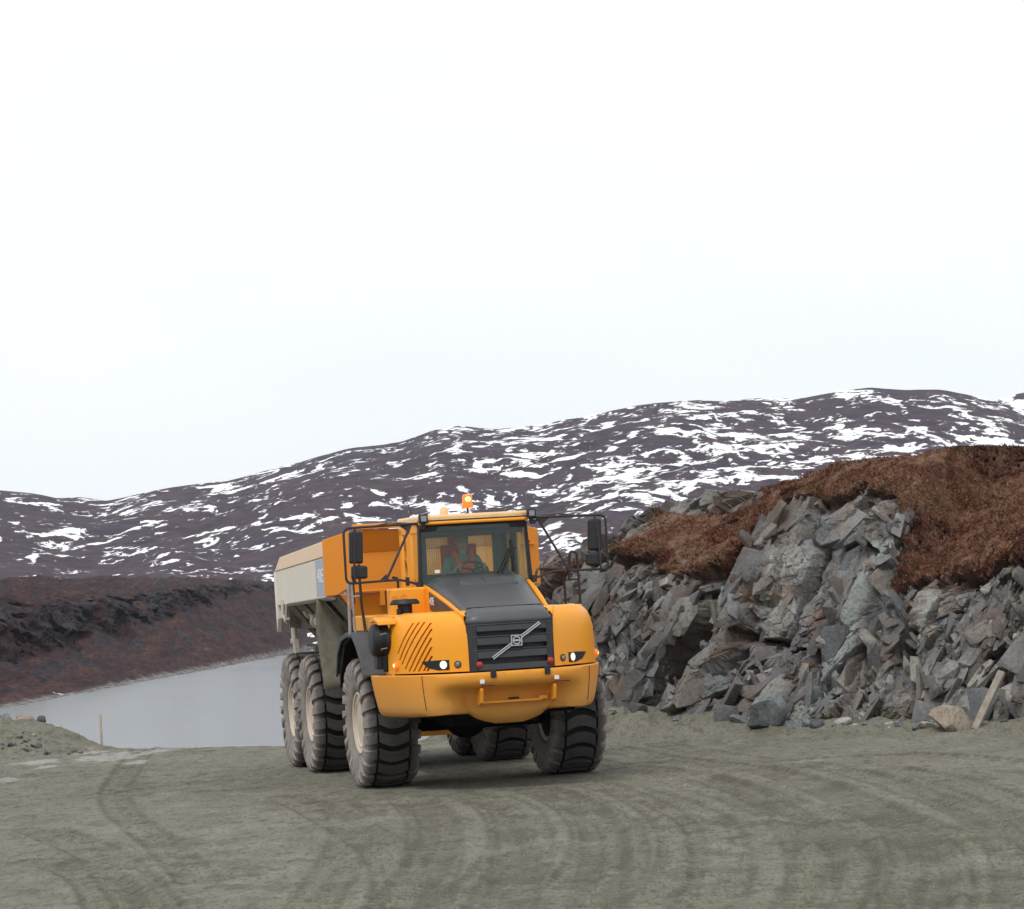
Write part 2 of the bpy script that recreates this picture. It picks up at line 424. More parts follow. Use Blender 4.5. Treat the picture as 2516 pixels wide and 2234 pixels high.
def mat_cliff():
    k = NM("rock_and_tundra", 0.85, 0.25)
    rid = k.attr("rid"); rid2 = k.attr("rid2")
    c = k.ramp(rid, [(0.0, (0.075, 0.082, 0.096)), (0.2, (0.190, 0.207, 0.222)), (0.38, (0.310, 0.322, 0.322)), (0.52, (0.255, 0.220, 0.185)), (0.66, (0.155, 0.168, 0.190)), (0.84, (0.380, 0.378, 0.352)), (1.0, (0.520, 0.505, 0.460))])
    c2 = k.ramp(rid2, [(0.0, (0.080, 0.083, 0.092)), (0.4, (0.250, 0.255, 0.258)), (0.7, (0.205, 0.172, 0.140)), (1.0, (0.420, 0.400, 0.355))])
    c = k.mix(0.30, c, c2)
    streak = k.noise(1.6, 6, 0.65, k.vec((1.0, 1.0, 0.45), (0.5, 0.6, 0.0)))
    c = k.mix(k.ramp(streak, [(0.42, 0.0), (0.62, 0.55)]), c, (0.125, 0.108, 0.098))
    fine = k.noise(14.0, 6, 0.7)
    c = k.mix(k.ramp(fine, [(0.30, 0.65), (0.5, 0.0)]), c, (0.045, 0.045, 0.05))
    c = k.mix(k.ramp(fine, [(0.58, 0.0), (0.75, 0.45)]), c, (0.48, 0.48, 0.46))
    wet_shade = k.noise(0.42, 4, 0.6, k.vec((1, 1, .7)))  # broad dark zones: wet rock plus lower-face shadow put into the colour
    c = k.mix(k.ramp(wet_shade, [(0.46, 0.0), (0.62, 0.60)]), c, (0.050, 0.050, 0.054))
    rust = k.noise(0.9, 5, 0.6)
    c = k.mix(k.math('MULTIPLY', k.ramp(rust, [(0.56, 0.0), (0.68, 0.75)]), k.ramp(fine, [(0.35, 0.3), (0.6, 1.0)])), c, (0.230, 0.115, 0.060))
    c = k.mix(k.math('MULTIPLY', k.attr("vein"), k.ramp(fine, [(0.3, 0.35), (0.55, 0.85)])), c, (0.335, 0.365, 0.350))
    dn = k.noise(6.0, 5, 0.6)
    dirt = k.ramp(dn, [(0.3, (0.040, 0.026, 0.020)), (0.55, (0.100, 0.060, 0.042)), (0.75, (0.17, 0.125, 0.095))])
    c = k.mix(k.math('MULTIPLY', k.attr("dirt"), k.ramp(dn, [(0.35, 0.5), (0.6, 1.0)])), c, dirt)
    tn = k.noise(1.3, 5, 0.6); tn2 = k.noise(9.0, 5, 0.65)
    t = k.ramp(tn, [(0.28, (0.045, 0.022, 0.019)), (0.40, (0.120, 0.048, 0.034)), (0.50, (0.215, 0.125, 0.078)), (0.60, (0.130, 0.044, 0.030)), (0.72, (0.170, 0.140, 0.066))])
    t = k.mix(k.ramp(tn2, [(0.32, 0.8), (0.55, 0.0)]), t, (0.028, 0.017, 0.014))
    c = k.mix(k.attr("tun"), c, t)
    sand = k.mix(fine, (0.165, 0.155, 0.120), (0.22, 0.21, 0.17))
    c = k.mix(k.attr("sand"), c, sand)
    k.color(c)
    k.bump(k.math('ADD', k.noise(20.0, 6, 0.72), k.math('MULTIPLY', k.voro(11.0, k.vec((1.3, 1.3, .7), (.4, .5, 0)), 'F1', 'Color'), 0.30)), 0.8, 0.05)
    return k.m

def hull_protos(n, seed):
    r = random.Random(seed); out = []
    for i in range(n):
        bm = bmesh.new()
        for k in range(r.randint(13, 20)):
            p = Vector((r.uniform(-1, 1), r.uniform(-1, 1), r.uniform(-1, 1)))
            m = max(abs(c) for c in p); p = p / m * r.uniform(.80, 1.0); bm.verts.new(p)
        res = bmesh.ops.convex_hull(bm, input=bm.verts)
        bmesh.ops.delete(bm, geom=[v for v in bm.verts if not v.link_faces], context='VERTS')
        bmesh.ops.triangulate(bm, faces=bm.faces)
        bm.verts.index_update()
        out.append((np.array([v.co[:] for v in bm.verts]), np.array([[v.index for v in f.verts] for f in bm.faces])))
        bm.free()
    return out

def rock_blocks(P, Sg, Hh, edge, slab, vein, gul, e1):
    """broken angular blocks that make up the blasted face"""
    pr = hull_protos(60, 3); R = np.random.default_rng(11)
    r, c = Sg.shape; Vs = []; Fs = []; rid = []; rid2 = []; vn = []; dt = []; off = 0
    ok = (edge < -.02) & (Sg > 7.5) & (Sg < 22) & (Hh > -.1)
    cand = np.argwhere(ok); 
    cluster = fbm(Sg * .9, Hh * .9, 143, 4)
    for cnt, lo, hi in ((48, .32, .56), (430, .15, .32), (1000, .075, .16), (1700, .035, .08)):
        pick = cand[R.integers(0, len(cand), cnt * 3)]; n = 0
        for i, j in pick:
            if n >= cnt: break
            sl = slab[i, j]
            if R.random() < sl * 1.3 - .05: continue
            if vein[i, j] > .3 and lo > .1: continue
            if lo > .15 and e1[i, j] < .07: continue
            if lo < .1 and cluster[i, j] < .05 and R.random() < .85: continue
            if gul[i, j] < (.34 if lo > .07 else .22): continue
            if any(((Sg[i, j] - a_) / (w_ + lo * .6)) ** 2 + ((Hh[i, j] - b_) / (v_ + lo * .6)) ** 2 < 1 for a_, b_, w_, v_ in ((12.25, 2.3, .5, .34), (16.78, 1.02, .25, .33), (18.0, 2.28, .5, .16), (10.9, 1.2, .10, .8), (13.55, .9, .10, .7))): continue
            if lo > .1 and (edge[i, j] > -hi * .85 or Sg[i, j] < 8.3 + hi): continue
            n += 1
            s = lo * (hi / lo) ** R.random(); V, F = pr[R.integers(0, len(pr))]
            jj = min(j + 3, c - 1); t = P[i, jj] - P[i, max(j - 3, 0)]; t = np.array([CNY[0], -CNX[0], 0.0]) if np.linalg.norm(t[:2]) < 1e-6 else np.array([t[0], t[1], 0.0]); t /= np.linalg.norm(t)
            nx = np.array([t[1], -t[0], 0.0])                         # out of the face
            if nx[1] > 0: nx = -nx
            up = np.array([0, 0, 1.0]) - nx * .45; up /= np.linalg.norm(up)
            nn = np.cross(t, up); nn = nn if nn @ nx > 0 else -nn
            a = math.radians(R.normal(62, 14)) if R.random() < .85 else R.random() * 3.14
            ax = t * math.cos(a) + up * math.sin(a); bx = -t * math.sin(a) + up * math.cos(a)
            tilt = R.normal(0, .17 if s < .4 else .12, 2); nn2 = nn + ax * tilt[0] + bx * tilt[1]; nn2 /= np.linalg.norm(nn2)
            ax = ax - nn2 * (ax @ nn2); ax /= np.linalg.norm(ax); bx = np.cross(nn2, ax)
            el = R.uniform(1.05, 2.1 if s < .3 else 1.5); th = R.uniform(.22, .36) if s > .3 else (R.uniform(.25, .45) if s > .08 else R.uniform(.4, .8)); W = V * np.array([s * el, s * R.uniform(.45, .85), s * th])
            pos = P[i, j] - nn * s * th * R.uniform(.15, .75)
            W = pos + W[:, :1] * ax + W[:, 1:2] * bx + W[:, 2:3] * nn2
            Vs.append(W); Fs.append(F + off); off += len(W); k = len(W)
            rid += [R.random()] * k; rid2 += [R.random()] * k; vn += [vein[i, j]] * k; dt += [R.random() ** 3 * .8] * k
    me = raw_mesh("rock_face", np.concatenate(Vs), np.concatenate(Fs))
    z = np.zeros(off)
    for nm, v in (("rid", rid), ("rid2", rid2), ("tun", z), ("vein", vn), ("dirt", dt), ("sand", z)):
        at = me.attributes.new(nm, 'FLOAT', 'POINT'); at.data.foreach_set("value", np.asarray(v, np.float32))
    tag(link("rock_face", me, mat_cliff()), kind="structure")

def build_cliff():
    ns, nr, nt = 1150, 330, 190
    # finer columns where the face is seen
    s = np.linspace(3.5, 27.0, ns)
    hr = np.interp(s, HRP[:, 0], HRP[:, 1]); ht = np.interp(s, HTP[:, 0], HTP[:, 1])
    ht = np.maximum(ht, hr + 0.25)
    v1 = np.linspace(0, 1, nr)[:, None]; v2 = np.linspace(0, 1, nt + 1)[1:, None]
    Hh = np.concatenate([-0.35 + v1 * (hr + .35)[None], hr[None] + v2 * (ht - hr)[None]], 0)
    Sg = np.repeat(s[None], Hh.shape[0], 0)
    X, Y, Z, NX, NY = cliff_point(Sg, Hh)
    hrg = np.interp(Sg + .45 * fbm(Sg * 1.7, Hh * 1.7, 133, 4, .6), HRP[:, 0], HRP[:, 1])
    # coordinates along / across the bedding, which dips steeply to the left
    ws1 = fbm(Sg * 2.2, Hh * 2.2, 101, 3); ws2 = fbm(Sg * 2.2 + 9, Hh * 2.2, 103, 3)
    wS = Sg + .13 * ws1; wH = Hh + .13 * ws2
    rot = lambda deg: (wS * math.cos(math.radians(deg)) + wH * math.sin(math.radians(deg)), -wS * math.sin(math.radians(deg)) + wH * math.cos(math.radians(deg)))
    A, B = rot(58)
    wS0, wH0 = Sg + .03 * ws1, Hh + .03 * ws2; c58, s58 = math.cos(math.radians(58)), math.sin(math.radians(58))
    h1, e1, r1 = facets((wS0 * c58 + wH0 * s58) / 1.7, (wH0 * c58 - wS0 * s58) / .85, 201, 1.0, .9)
    A2, B2 = rot(70)
    h2, e2, r2 = facets(A2 / .62 + 3, B2 / .34, 301, 1.0, 1.1)
    A3, B3 = rot(35)
    h3, e3, r3 = facets(A3 / .24 + 1.7, B3 / .15 + 5, 401, 1.0, 1.2)
    A4, B4 = rot(80)
    h4, e4, r4 = facets(A4 / .105 + 1.7, B4 / .065 + 5, 501, 1.0, 1.2)
    rough = smooth(-.22, .18, fbm(Sg * .6, Hh * .6, 111, 3))        # shattered patches versus slabs
    # big slabs high in the middle stay smooth
    gs = lambda s0, h0, a, b: np.exp(-((Sg - s0) / a) ** 2 - ((Hh - h0) / b) ** 2)
    slab = np.maximum.reduce([gs(14.9, 2.85, .75, 1.0), gs(17.2, 1.75, .60, .45), gs(14.4, 1.9, .5, .6) * .8, gs(9.9, 2.0, .5, .6) * .7, gs(16.9, .25, .4, .4) * .7])
    rough = np.clip(rough * (1 - .85 * slab), 0, 1)
    r_ = .25 + .75 * rough
    D = 0.44 * h1 * (1 - .5 * slab) + 0.22 * h2 * r_ * (1 - .8 * slab) + 0.115 * h3 * r_ * (1 - .85 * slab) + 0.05 * h4 * r_ * (1 - .8 * slab)
    D += 0.20 * fbm(A * .45, B * 1.1, 119, 3) + 0.07 * fbm(Sg * 2.6, Hh * 2.6, 121, 5, .65) * (.3 + .7 * rough) + .012 * fbm(Sg * 14, Hh * 14, 127, 3)
    D -= 0.55 * smooth(.085, .01, e1) * (1 - .6 * slab) + 0.17 * smooth(.09, .0, e2) * r_ * (1 - .8 * slab) + 0.07 * smooth(.10, 0, e3) * rough
    # shattered hollows between the ribs
    D -= 0.35 * smooth(.10, .45, fbm(A * .6 + 4, B * 1.6, 129, 4)) * (1 - slab)
    # the deep gully, the hollow under the ledge, other holes
    gul = seg_dist(Sg, Hh, [(12.65, 2.95), (12.55, 2.4), (12.4, 1.7), (12.05, .9), (11.75, .1)]) + .10 * fbm(Sg * 2.5, Hh * 2.5, 125, 3)
    D -= 1.25 * smooth(.36, .05, gul)
    D -= 1.15 * gs(12.25, 2.30, .50, .34) + 1.25 * gs(16.78, 1.02, .27, .36) + 0.45 * gs(15.95, 1.1, .14, .8) + 0.45 * gs(18.0, 2.28, .6, .20)
    D -= 0.40 * gs(10.9, 1.2, .16, 1.0) + .35 * gs(13.55, .9, .15, .9)
    D += 0.42 * np.exp(-((Sg - 13.25 - .25 * (Hh - 2)) / .42) ** 2) * smooth(4.2, 2.0, Hh)
    D += 0.12 * np.exp(-((Sg - 15.6 + .1 * (Hh - 1.5)) / .30) ** 2)
    D += 0.15 * smooth(.9, .2, Hh)
    # turf hangs over the rock edge
    edge = Hh - (hrg + 0.30 * fbm(Sg * 1.5, Hh * 1.5, 131, 5, .6))
    tun = smooth(-.03, .08, edge)
    D -= 0.38 * np.exp(-(np.clip(-edge, 0, 9) / .20) ** 2) * (edge < 0.03) * (.4 + .6 * rough)
    T = 0.05 + 0.20 * fbm(Sg * .7, Hh * 1.2, 141, 5, .55) + 0.07 * np.abs(fbm(Sg * 3.1, Hh * 4.5, 151, 4))
    out = np.where(edge > 0, D * np.exp(-np.clip(edge, 0, 9) / .15) + T * (1 - np.exp(-np.clip(edge, 0, 9) / .06)), D)
    # bare rock on top at the far left
    bare = smooth(10.1, 9.2, Sg + .8 * fbm(Sg * .8, Hh * 2, 161, 4)) * smooth(.05, .25, edge)
    bare = np.maximum(bare, smooth(.30, .42, fbm(Sg * .9, Hh * 2.4, 163, 4)) * smooth(.1, .3, edge) * smooth(13.5, 12.5, Sg))
    bare = np.maximum(bare, smooth(.35, .1, np.hypot((Sg - 10.6) / 1.3, (Hh - 3.72) / .30) - .7) * .9)
    hb = 0.35 * h2 + .12 * h3
    out = out * (1 - bare) + bare * hb
    tun = tun * (1 - bare)
    X2 = X - NX * out * .92; Y2 = Y - NY * out * .92; Z2 = Z + .38 * out * (edge > -.1) + 0.10 * h2 * (edge < 0)
    vein = smooth(.24, .10, seg_dist(Sg, Hh, [(15.15, .0), (15.4, .6), (15.65, 1.36), (15.6, 1.8), (15.65, 2.6), (15.9, 2.95)]) + .14 * fbm(Sg * 2, Hh * 2, 171, 4))
    dirt = smooth(.0, .22, fbm(A * .8, B * 1.7, 181, 5, .6)) * (1 - slab) * (1 - vein) * .9
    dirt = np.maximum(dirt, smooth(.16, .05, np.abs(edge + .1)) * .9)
    dirt = np.maximum(dirt, smooth(.6, .2, seg_dist(Sg, Hh, [(18.8, 1.9), (18.35, 1.1), (18.9, .4)])) * .75)
    sand = smooth(.30, .02, Hh + .32 * fbm(Sg * 1.1, Hh * 1.5, 191, 4)) * smooth(8, 10, Sg)
    # top goes back as a plateau
    k = np.linspace(0, 1, 40)[1:, None]
    hx, hy, hz = X2[-1], Y2[-1], Z2[-1]
    bk = 1.2 * k + 40 * k ** 3
    PX = hx[None] + NX[-1][None] * bk; PY = hy[None] + NY[-1][None] * bk
    PZ = hz[None] + 0.10 * fbm(PX * .8, PY * .8, 195, 4) * k - .03 * bk + 0 * PX
    P = np.stack([np.concatenate([X2, PX]), np.concatenate([Y2, PY]), np.concatenate([Z2, PZ])], -1)
    one = np.repeat(tun[-1][None], 39, 0); zer = np.zeros_like(one)
    cat = lambda a, b: np.concatenate([a, b])
    at = {"rid": cat(.45 * r1 + .55 * r2, zer + .4), "rid2": cat(r3 * .6 + r4 * .4, zer + .4), "tun": cat(tun, one), "vein": cat(vein * (1 - tun), zer), "dirt": cat(dirt * (1 - tun), zer), "sand": cat(sand, zer)}
    P = P[:, ::-1]; at = {k_: v[:, ::-1] for k_, v in at.items()}
    rock_blocks(P[:, ::-1], Sg, Hh, edge, slab, vein, gul, e1)
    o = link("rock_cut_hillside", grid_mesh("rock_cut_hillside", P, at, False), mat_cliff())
    tag(o, kind="structure")
    return P, at["tun"]

def build_tundra(P, tun):
    r, c = P.shape[:2]
    N = 230000
    # uniform over area
    dP = P[1:, :-1] - P[:-1, :-1]; dQ = P[:-1, 1:] - P[:-1, :-1]
    nr = np.cross(dQ, dP); ar = np.linalg.norm(nr, axis=-1)
    w = ar * (tun[:-1, :-1] > .55); w[-30:] = 0
    w = w.reshape(-1); cum = np.cumsum(w); cum /= cum[-1]
    i = np.searchsorted(cum, rng.random(N)); i = np.clip(i, 0, len(w) - 1)
    a, b = np.divmod(i, c - 1)
    u = rng.random(N)[:, None]; v = rng.random(N)[:, None]
    p = P[a, b] + dP[a, b] * u + dQ[a, b] * v
    clump = fbm(p[:, 0] * 1.5, p[:, 1] * 1.5 + p[:, 2], 211, 3)
    L = (0.025 + 0.06 * rng.random(N)) * (1.0 + 1.3 * np.clip(clump, -.5, 1))
    dirv = np.stack([rng.normal(-.35, .8, N), rng.normal(-.45, .7, N), 0.25 + .6 * rng.random(N)], -1)
    dirv /= np.linalg.norm(dirv, axis=1)[:, None]
    sd = np.stack([rng.normal(size=N), rng.normal(size=N), rng.normal(size=N) * .2], -1)
    sd /= np.linalg.norm(sd, axis=1)[:, None]
    wd = (0.006 + .010 * rng.random(N))[:, None]
    # taller tufts: short runs of blades share one root
    T0, TB = 1800, 12
    for q in range(T0):
        a_ = q * TB; p[a_:a_ + TB] = p[a_] + rng.normal(0, .018, (TB, 3)) * np.array([1, 1, .3])
    L[:T0 * TB] = np.repeat(.06 + .08 * rng.random(T0), TB) * (.7 + .5 * rng.random(T0 * TB))
    dirv[:T0 * TB, 2] = np.abs(dirv[:T0 * TB, 2]) + .45
    dirv /= np.linalg.norm(dirv, axis=1)[:, None]
    p = p - dirv * .02
    V = np.stack([p - sd * wd, p + sd * wd, p + dirv * L[:, None]], 1).reshape(-1, 3)
    F = np.arange(3 * N).reshape(-1, 3)
    me = raw_mesh("tundra_grass", V, F)
    tone = np.clip(.48 + .8 * fbm(p[:, 0] * .9, p[:, 1] * .5 + p[:, 2] * 1.6, 221, 5, .6) + .9 * fbm(p[:, 0] * .28, p[:, 1] * .2 + p[:, 2] * .6, 223, 2) + .16 * rng.normal(size=N), 0, 1)
    at = me.attributes.new("tone", 'FLOAT', 'POINT'); at.data.foreach_set("value", np.repeat(tone, 3).astype(np.float32))
    k = NM("dry_tundra", 0.95, 0.1)
    k.color(k.ramp(k.attr("tone"), [(0.0, (0.022, 0.012, 0.011)), (0.20, (0.085, 0.030, 0.024)), (0.38, (0.165, 0.062, 0.042)), (0.53, (0.265, 0.155, 0.098)), (0.64, (0.180, 0.055, 0.035)), (0.78, (0.310, 0.215, 0.140)), (0.90, (0.175, 0.160, 0.070)), (1.0, (0.175, 0.050, 0.032))]))
    o = link("tundra_grass", me, k.m)
    tag(o, "dry red brown tundra grass and heather growing over the rock cut", "grass", kind="stuff")

# ================================================================== LAKE, FAR HILLS
def build_water():
    xs = np.array([-1400, 1400.0]); ys = np.array([20.0, 3900])
    X, Y = np.meshgrid(xs, ys)
    k = NM("lake_water", 0.12, 0.5)
    k.color((0.022, 0.036, 0.042)); k.b.inputs['IOR'].default_value = 1.33
    a = k.noise(0.55, 4, 0.6, k.vec((1.0, 0.5, 1))); b = k.noise(0.045, 3, 0.5, k.vec((1, .35, 1)))
    k.rough(k.ramp(b, [(0.35, 0.19), (0.65, 0.22)]))
    k.bump(a, 0.34, 0.21)
    o = link("lake_water", grid_mesh("lake_water", np.stack([X, Y, np.full_like(X, WATER_Z)], -1)), k.m)
    tag(o, kind="structure")
    bed = link("ground", grid_mesh("ground", np.stack([X * 1.03, np.where(Y < 100, -50.0, 3950.0), np.full_like(X, -22.0)], -1)), NM("lake_bed").color((0.08, 0.08, 0.07)).m)
    tag(bed, kind="structure")

def mat_mountain():
    k = NM("snowy_mountain", 0.9, 0.15)
    n1 = k.noise(0.012, 5, 0.6); n2 = k.noise(0.09, 6, 0.65)
    c = k.ramp(n1, [(0.3, (0.036, 0.028, 0.046)), (0.5, (0.070, 0.046, 0.056)), (0.7, (0.050, 0.042, 0.062))])
    c = k.mix(k.ramp(n2, [(0.35, 0.6), (0.55, 0.0)]), c, (0.022, 0.018, 0.024))
    c = k.mix(k.ramp(n2, [(0.58, 0.0), (0.75, 0.5)]), c, (0.150, 0.095, 0.080))
    v = k.vec((1 / 30, 1 / 40, 0.03), (0, 0, math.radians(-26)))
    s1 = k.noise(1.0, 7, 0.62, v, 0.9)
    s2 = k.noise(4.2, 4, 0.6, v, 0.4)
    s = k.math('ADD', k.math('MULTIPLY', s1, 0.66), k.math('MULTIPLY', s2, 0.34))
    s = k.math('ADD', s, k.math('MULTIPLY', k.attr("dens"), 0.12))
    snow = k.ramp(s, [(0.580, 0.0), (0.602, 1.0)])
    k.color(k.mix(snow, c, (0.93, 0.94, 0.96)))
    k.bump(n2, 0.5, 3.0)
    return k.m

K_ = 2516 / 2044
def build_mountain():
    ridge = np.array([(-600, 985), (-300, 975), (0, 985), (60, 988), (130, 1000), (215, 998), (320, 975), (450, 958), (600, 920), (700, 895), (800, 882), (880, 855), (915, 850), (990, 857), (1080, 848), (1150, 833), (1270, 808), (1380, 798), (1440, 800), (1500, 795), (1600, 792), (1700, 777), (1735, 773), (1800, 778), (1880, 780), (1950, 792), (2000, 802), (2044, 818), (2300, 860), (2700, 900)], float) * K_
    mat = mat_mountain()
    DR, D0 = 2300.0, 1180.0
    def make(ridge, DR, D0, nu, nd, amp, seed, base, dens0):
        u = np.linspace(ridge[0, 0], ridge[-1, 0], nu)
        zr = 2.37 + (1524 - np.interp(u, ridge[:, 0], ridge[:, 1])) / 7660 * DR
        zr = np.convolve(np.pad(zr, 4, mode='edge'), np.ones(9) / 9, 'valid')
        t = np.concatenate([np.linspace(0, 1, nd), 1 + np.linspace(0, .35, 40)[1:]])[:, None]
        D = D0 + (DR - D0) * t
        U = np.repeat(((u - 1258) / 7660)[None], len(t), 0)
        X = U * D; Y = D + 0 * U
        prof = np.where(t <= 1, 0.25 * t + 0.75 * t ** 1.35, 1 - 2.2 * (t - 1) ** 1.2)
        Z = base + (zr[None] - base) * prof
        bump = fbm(X / 240, Y / 330, seed, 6, .52) * amp + (0.5 - np.abs(fbm(X / 110 + .4 * Y / 150, Y / 150, seed + 50, 5, .55))) * amp * .55 - .25 * amp
        Z = Z + bump * np.where(t <= 1, smooth(0, .12, t) * (1 - .80 * smooth(.75, 1.0, t)), .2)
        dens = dens0 + .22 * smooth(-200, 1500, u)[None] * smooth(.1, .7, t) - .55 * fbm(X / 300, Y / 400, seed + 70, 3) - .012 * bump
        return grid_mesh("mountain", np.stack([X, Y, Z], -1), {"dens": dens + 0 * X})
    tag(link("mountain", make(ridge, DR, D0, 1300, 420, 20.0, 601, -13.0, .30), mat), kind="structure")
    far_l = np.array([(-700, 1000), (-300, 965), (-60, 972), (0, 979), (70, 984), (120, 995), (150, 990), (215, 1000), (300, 1010), (420, 1060), (560, 1120)], float) * K_
    far_r = np.array([(1850, 900), (1960, 812), (2000, 793), (2044, 783), (2200, 770), (2600, 800)], float) * K_
    tag(link("mountain", make(far_l, 3300, 2500, 300, 80, 12.0, 701, 20.0, .15), mat), kind="structure")
    tag(link("mountain", make(far_r, 3300, 2500, 300, 80, 12.0, 801, 20.0, .45), mat), kind="structure")

def build_hill():
    y = np.concatenate([np.arange(260, 1000, 1.5), np.arange(1000, 1900, 3.0)])
    H = 12.4 + .0129 * y - 1.2 * smooth(1300, 1700, y)
    H = H + 2.6 * fbm(y / 90, y * 0, 901, 5, .6)
    t = np.concatenate([np.linspace(-.05, 1, 230), 1 + np.linspace(0, 1, 40)[1:] ** 2 * 4])
    T, Yg = np.meshgrid(t, y)
    Hg = np.repeat(H[:, None], len(t), 1)
    f0 = np.interp(Yg, [300, 500, 560, 640, 800, 1000, 1250, 1600], [.12, .16, .20, .28, .45, .62, .82, .9]) + .16 * fbm(Yg / 60, T * 3, 911, 4)
    f1 = np.clip(f0 + np.interp(Yg, [300, 560, 800, 1250], [.5, .5, .32, .10]), 0, .96)
    tc = .45 + .06 * fbm(Yg / 30, T * 2, 921, 4)
    prof = np.where(T < tc, f0 * np.clip(T, -1, 9) / tc,
                    np.where(T < tc + .10, f0 + (f1 - f0) * smooth(0, 1, (T - tc) / .10), f1 + (1 - f1) * np.clip((T - tc - .10) / (.9 - tc), 0, 1.0) ** .8))
    W = 42 + .010 * (Yg - 400)
    XS = -72 - .013 * (Yg - 470) + 2.6 * fbm(Yg / 55, T * 0, 931, 4)
    X = XS - W * T
    Z = WATER_Z + Hg * prof - np.where(T > 1, 3.0 * (T - 1), 0)
    steep = smooth(.0, .03, T - tc) * smooth(.17, .11, T - tc)
    Z = Z + (2.3 * fbm(X / 9, Yg / 42, 941, 5, .62) + .8 * np.abs(fbm(X / 2.6, Yg / 14, 951, 4))) * smooth(0, .12, T)
    h, e, r = facets(Yg / 16 + .2 * Z, Z / 4.0, 961, .95, 1.0)
    h2_, e2_, r2_ = facets(Yg / 6 + .1 * Z, Z / 1.5, 963, .95, 1.0); h = h + .45 * h2_
    X = X - 2.4 * h * steep - 1.0 * smooth(.12, 0, e) * steep
    rock = np.clip(.70 * steep * smooth(-.30, .12, fbm(X / 8, Yg / 30, 975, 5, .7)) + smooth(.02, .25, fbm(X / 6, Yg / 35, 971, 5, .65)) * .9 * smooth(.05, .3, T), 0, 1)
    shore = smooth(.055, .015, T + .03 * fbm(Yg / 10, T, 981, 4)) * smooth(-.02, .012, T)
    k = NM("heath_hill", 0.9, 0.15)
    n = k.noise(0.26, 6, 0.68, k.vec((1, .16, 1))); n2 = k.noise(1.0, 6, 0.7, k.vec((1, .2, 1)))
    c = k.ramp(n, [(0.30, (0.020, 0.010, 0.013)), (0.46, (0.044, 0.020, 0.021)), (0.60, (0.075, 0.033, 0.027)), (0.74, (0.135, 0.078, 0.050))])
    c = k.mix(k.ramp(n2, [(0.36, 0.75), (0.52, 0.0)]), c, (0.012, 0.009, 0.012))
    rk = k.ramp(n2, [(0.35, (0.010, 0.009, 0.012)), (0.58, (0.036, 0.032, 0.038)), (0.72, (0.115, 0.085, 0.065))])
    c = k.mix(k.attr("rock"), c, rk)
    sh = k.ramp(n2, [(0.38, (0.06, 0.055, 0.055)), (0.6, (0.26, 0.24, 0.23))])
    c = k.mix(k.attr("shore"), c, sh)
    sn = k.noise(0.10, 3, 0.5, k.vec((1, .55, 1)), 0.3)
    c = k.mix(k.ramp(sn, [(0.765, 0.0), (0.775, 1.0)]), c, (0.9, 0.91, 0.93))
    k.color(c); k.bump(n2, 0.8, 0.5)
    tag(link("lakeside_hill", grid_mesh("lakeside_hill", np.stack([X, Yg, Z], -1)[:, ::-1], {"rock": rock[:, ::-1], "shore": shore[:, ::-1]}, False), k.m), kind="structure")

# ================================================================== build the setting
tag(build_ground(), kind="structure")
_P, _tun = build_cliff()
build_tundra(_P, _tun)
build_water()
build_mountain()
build_hill()

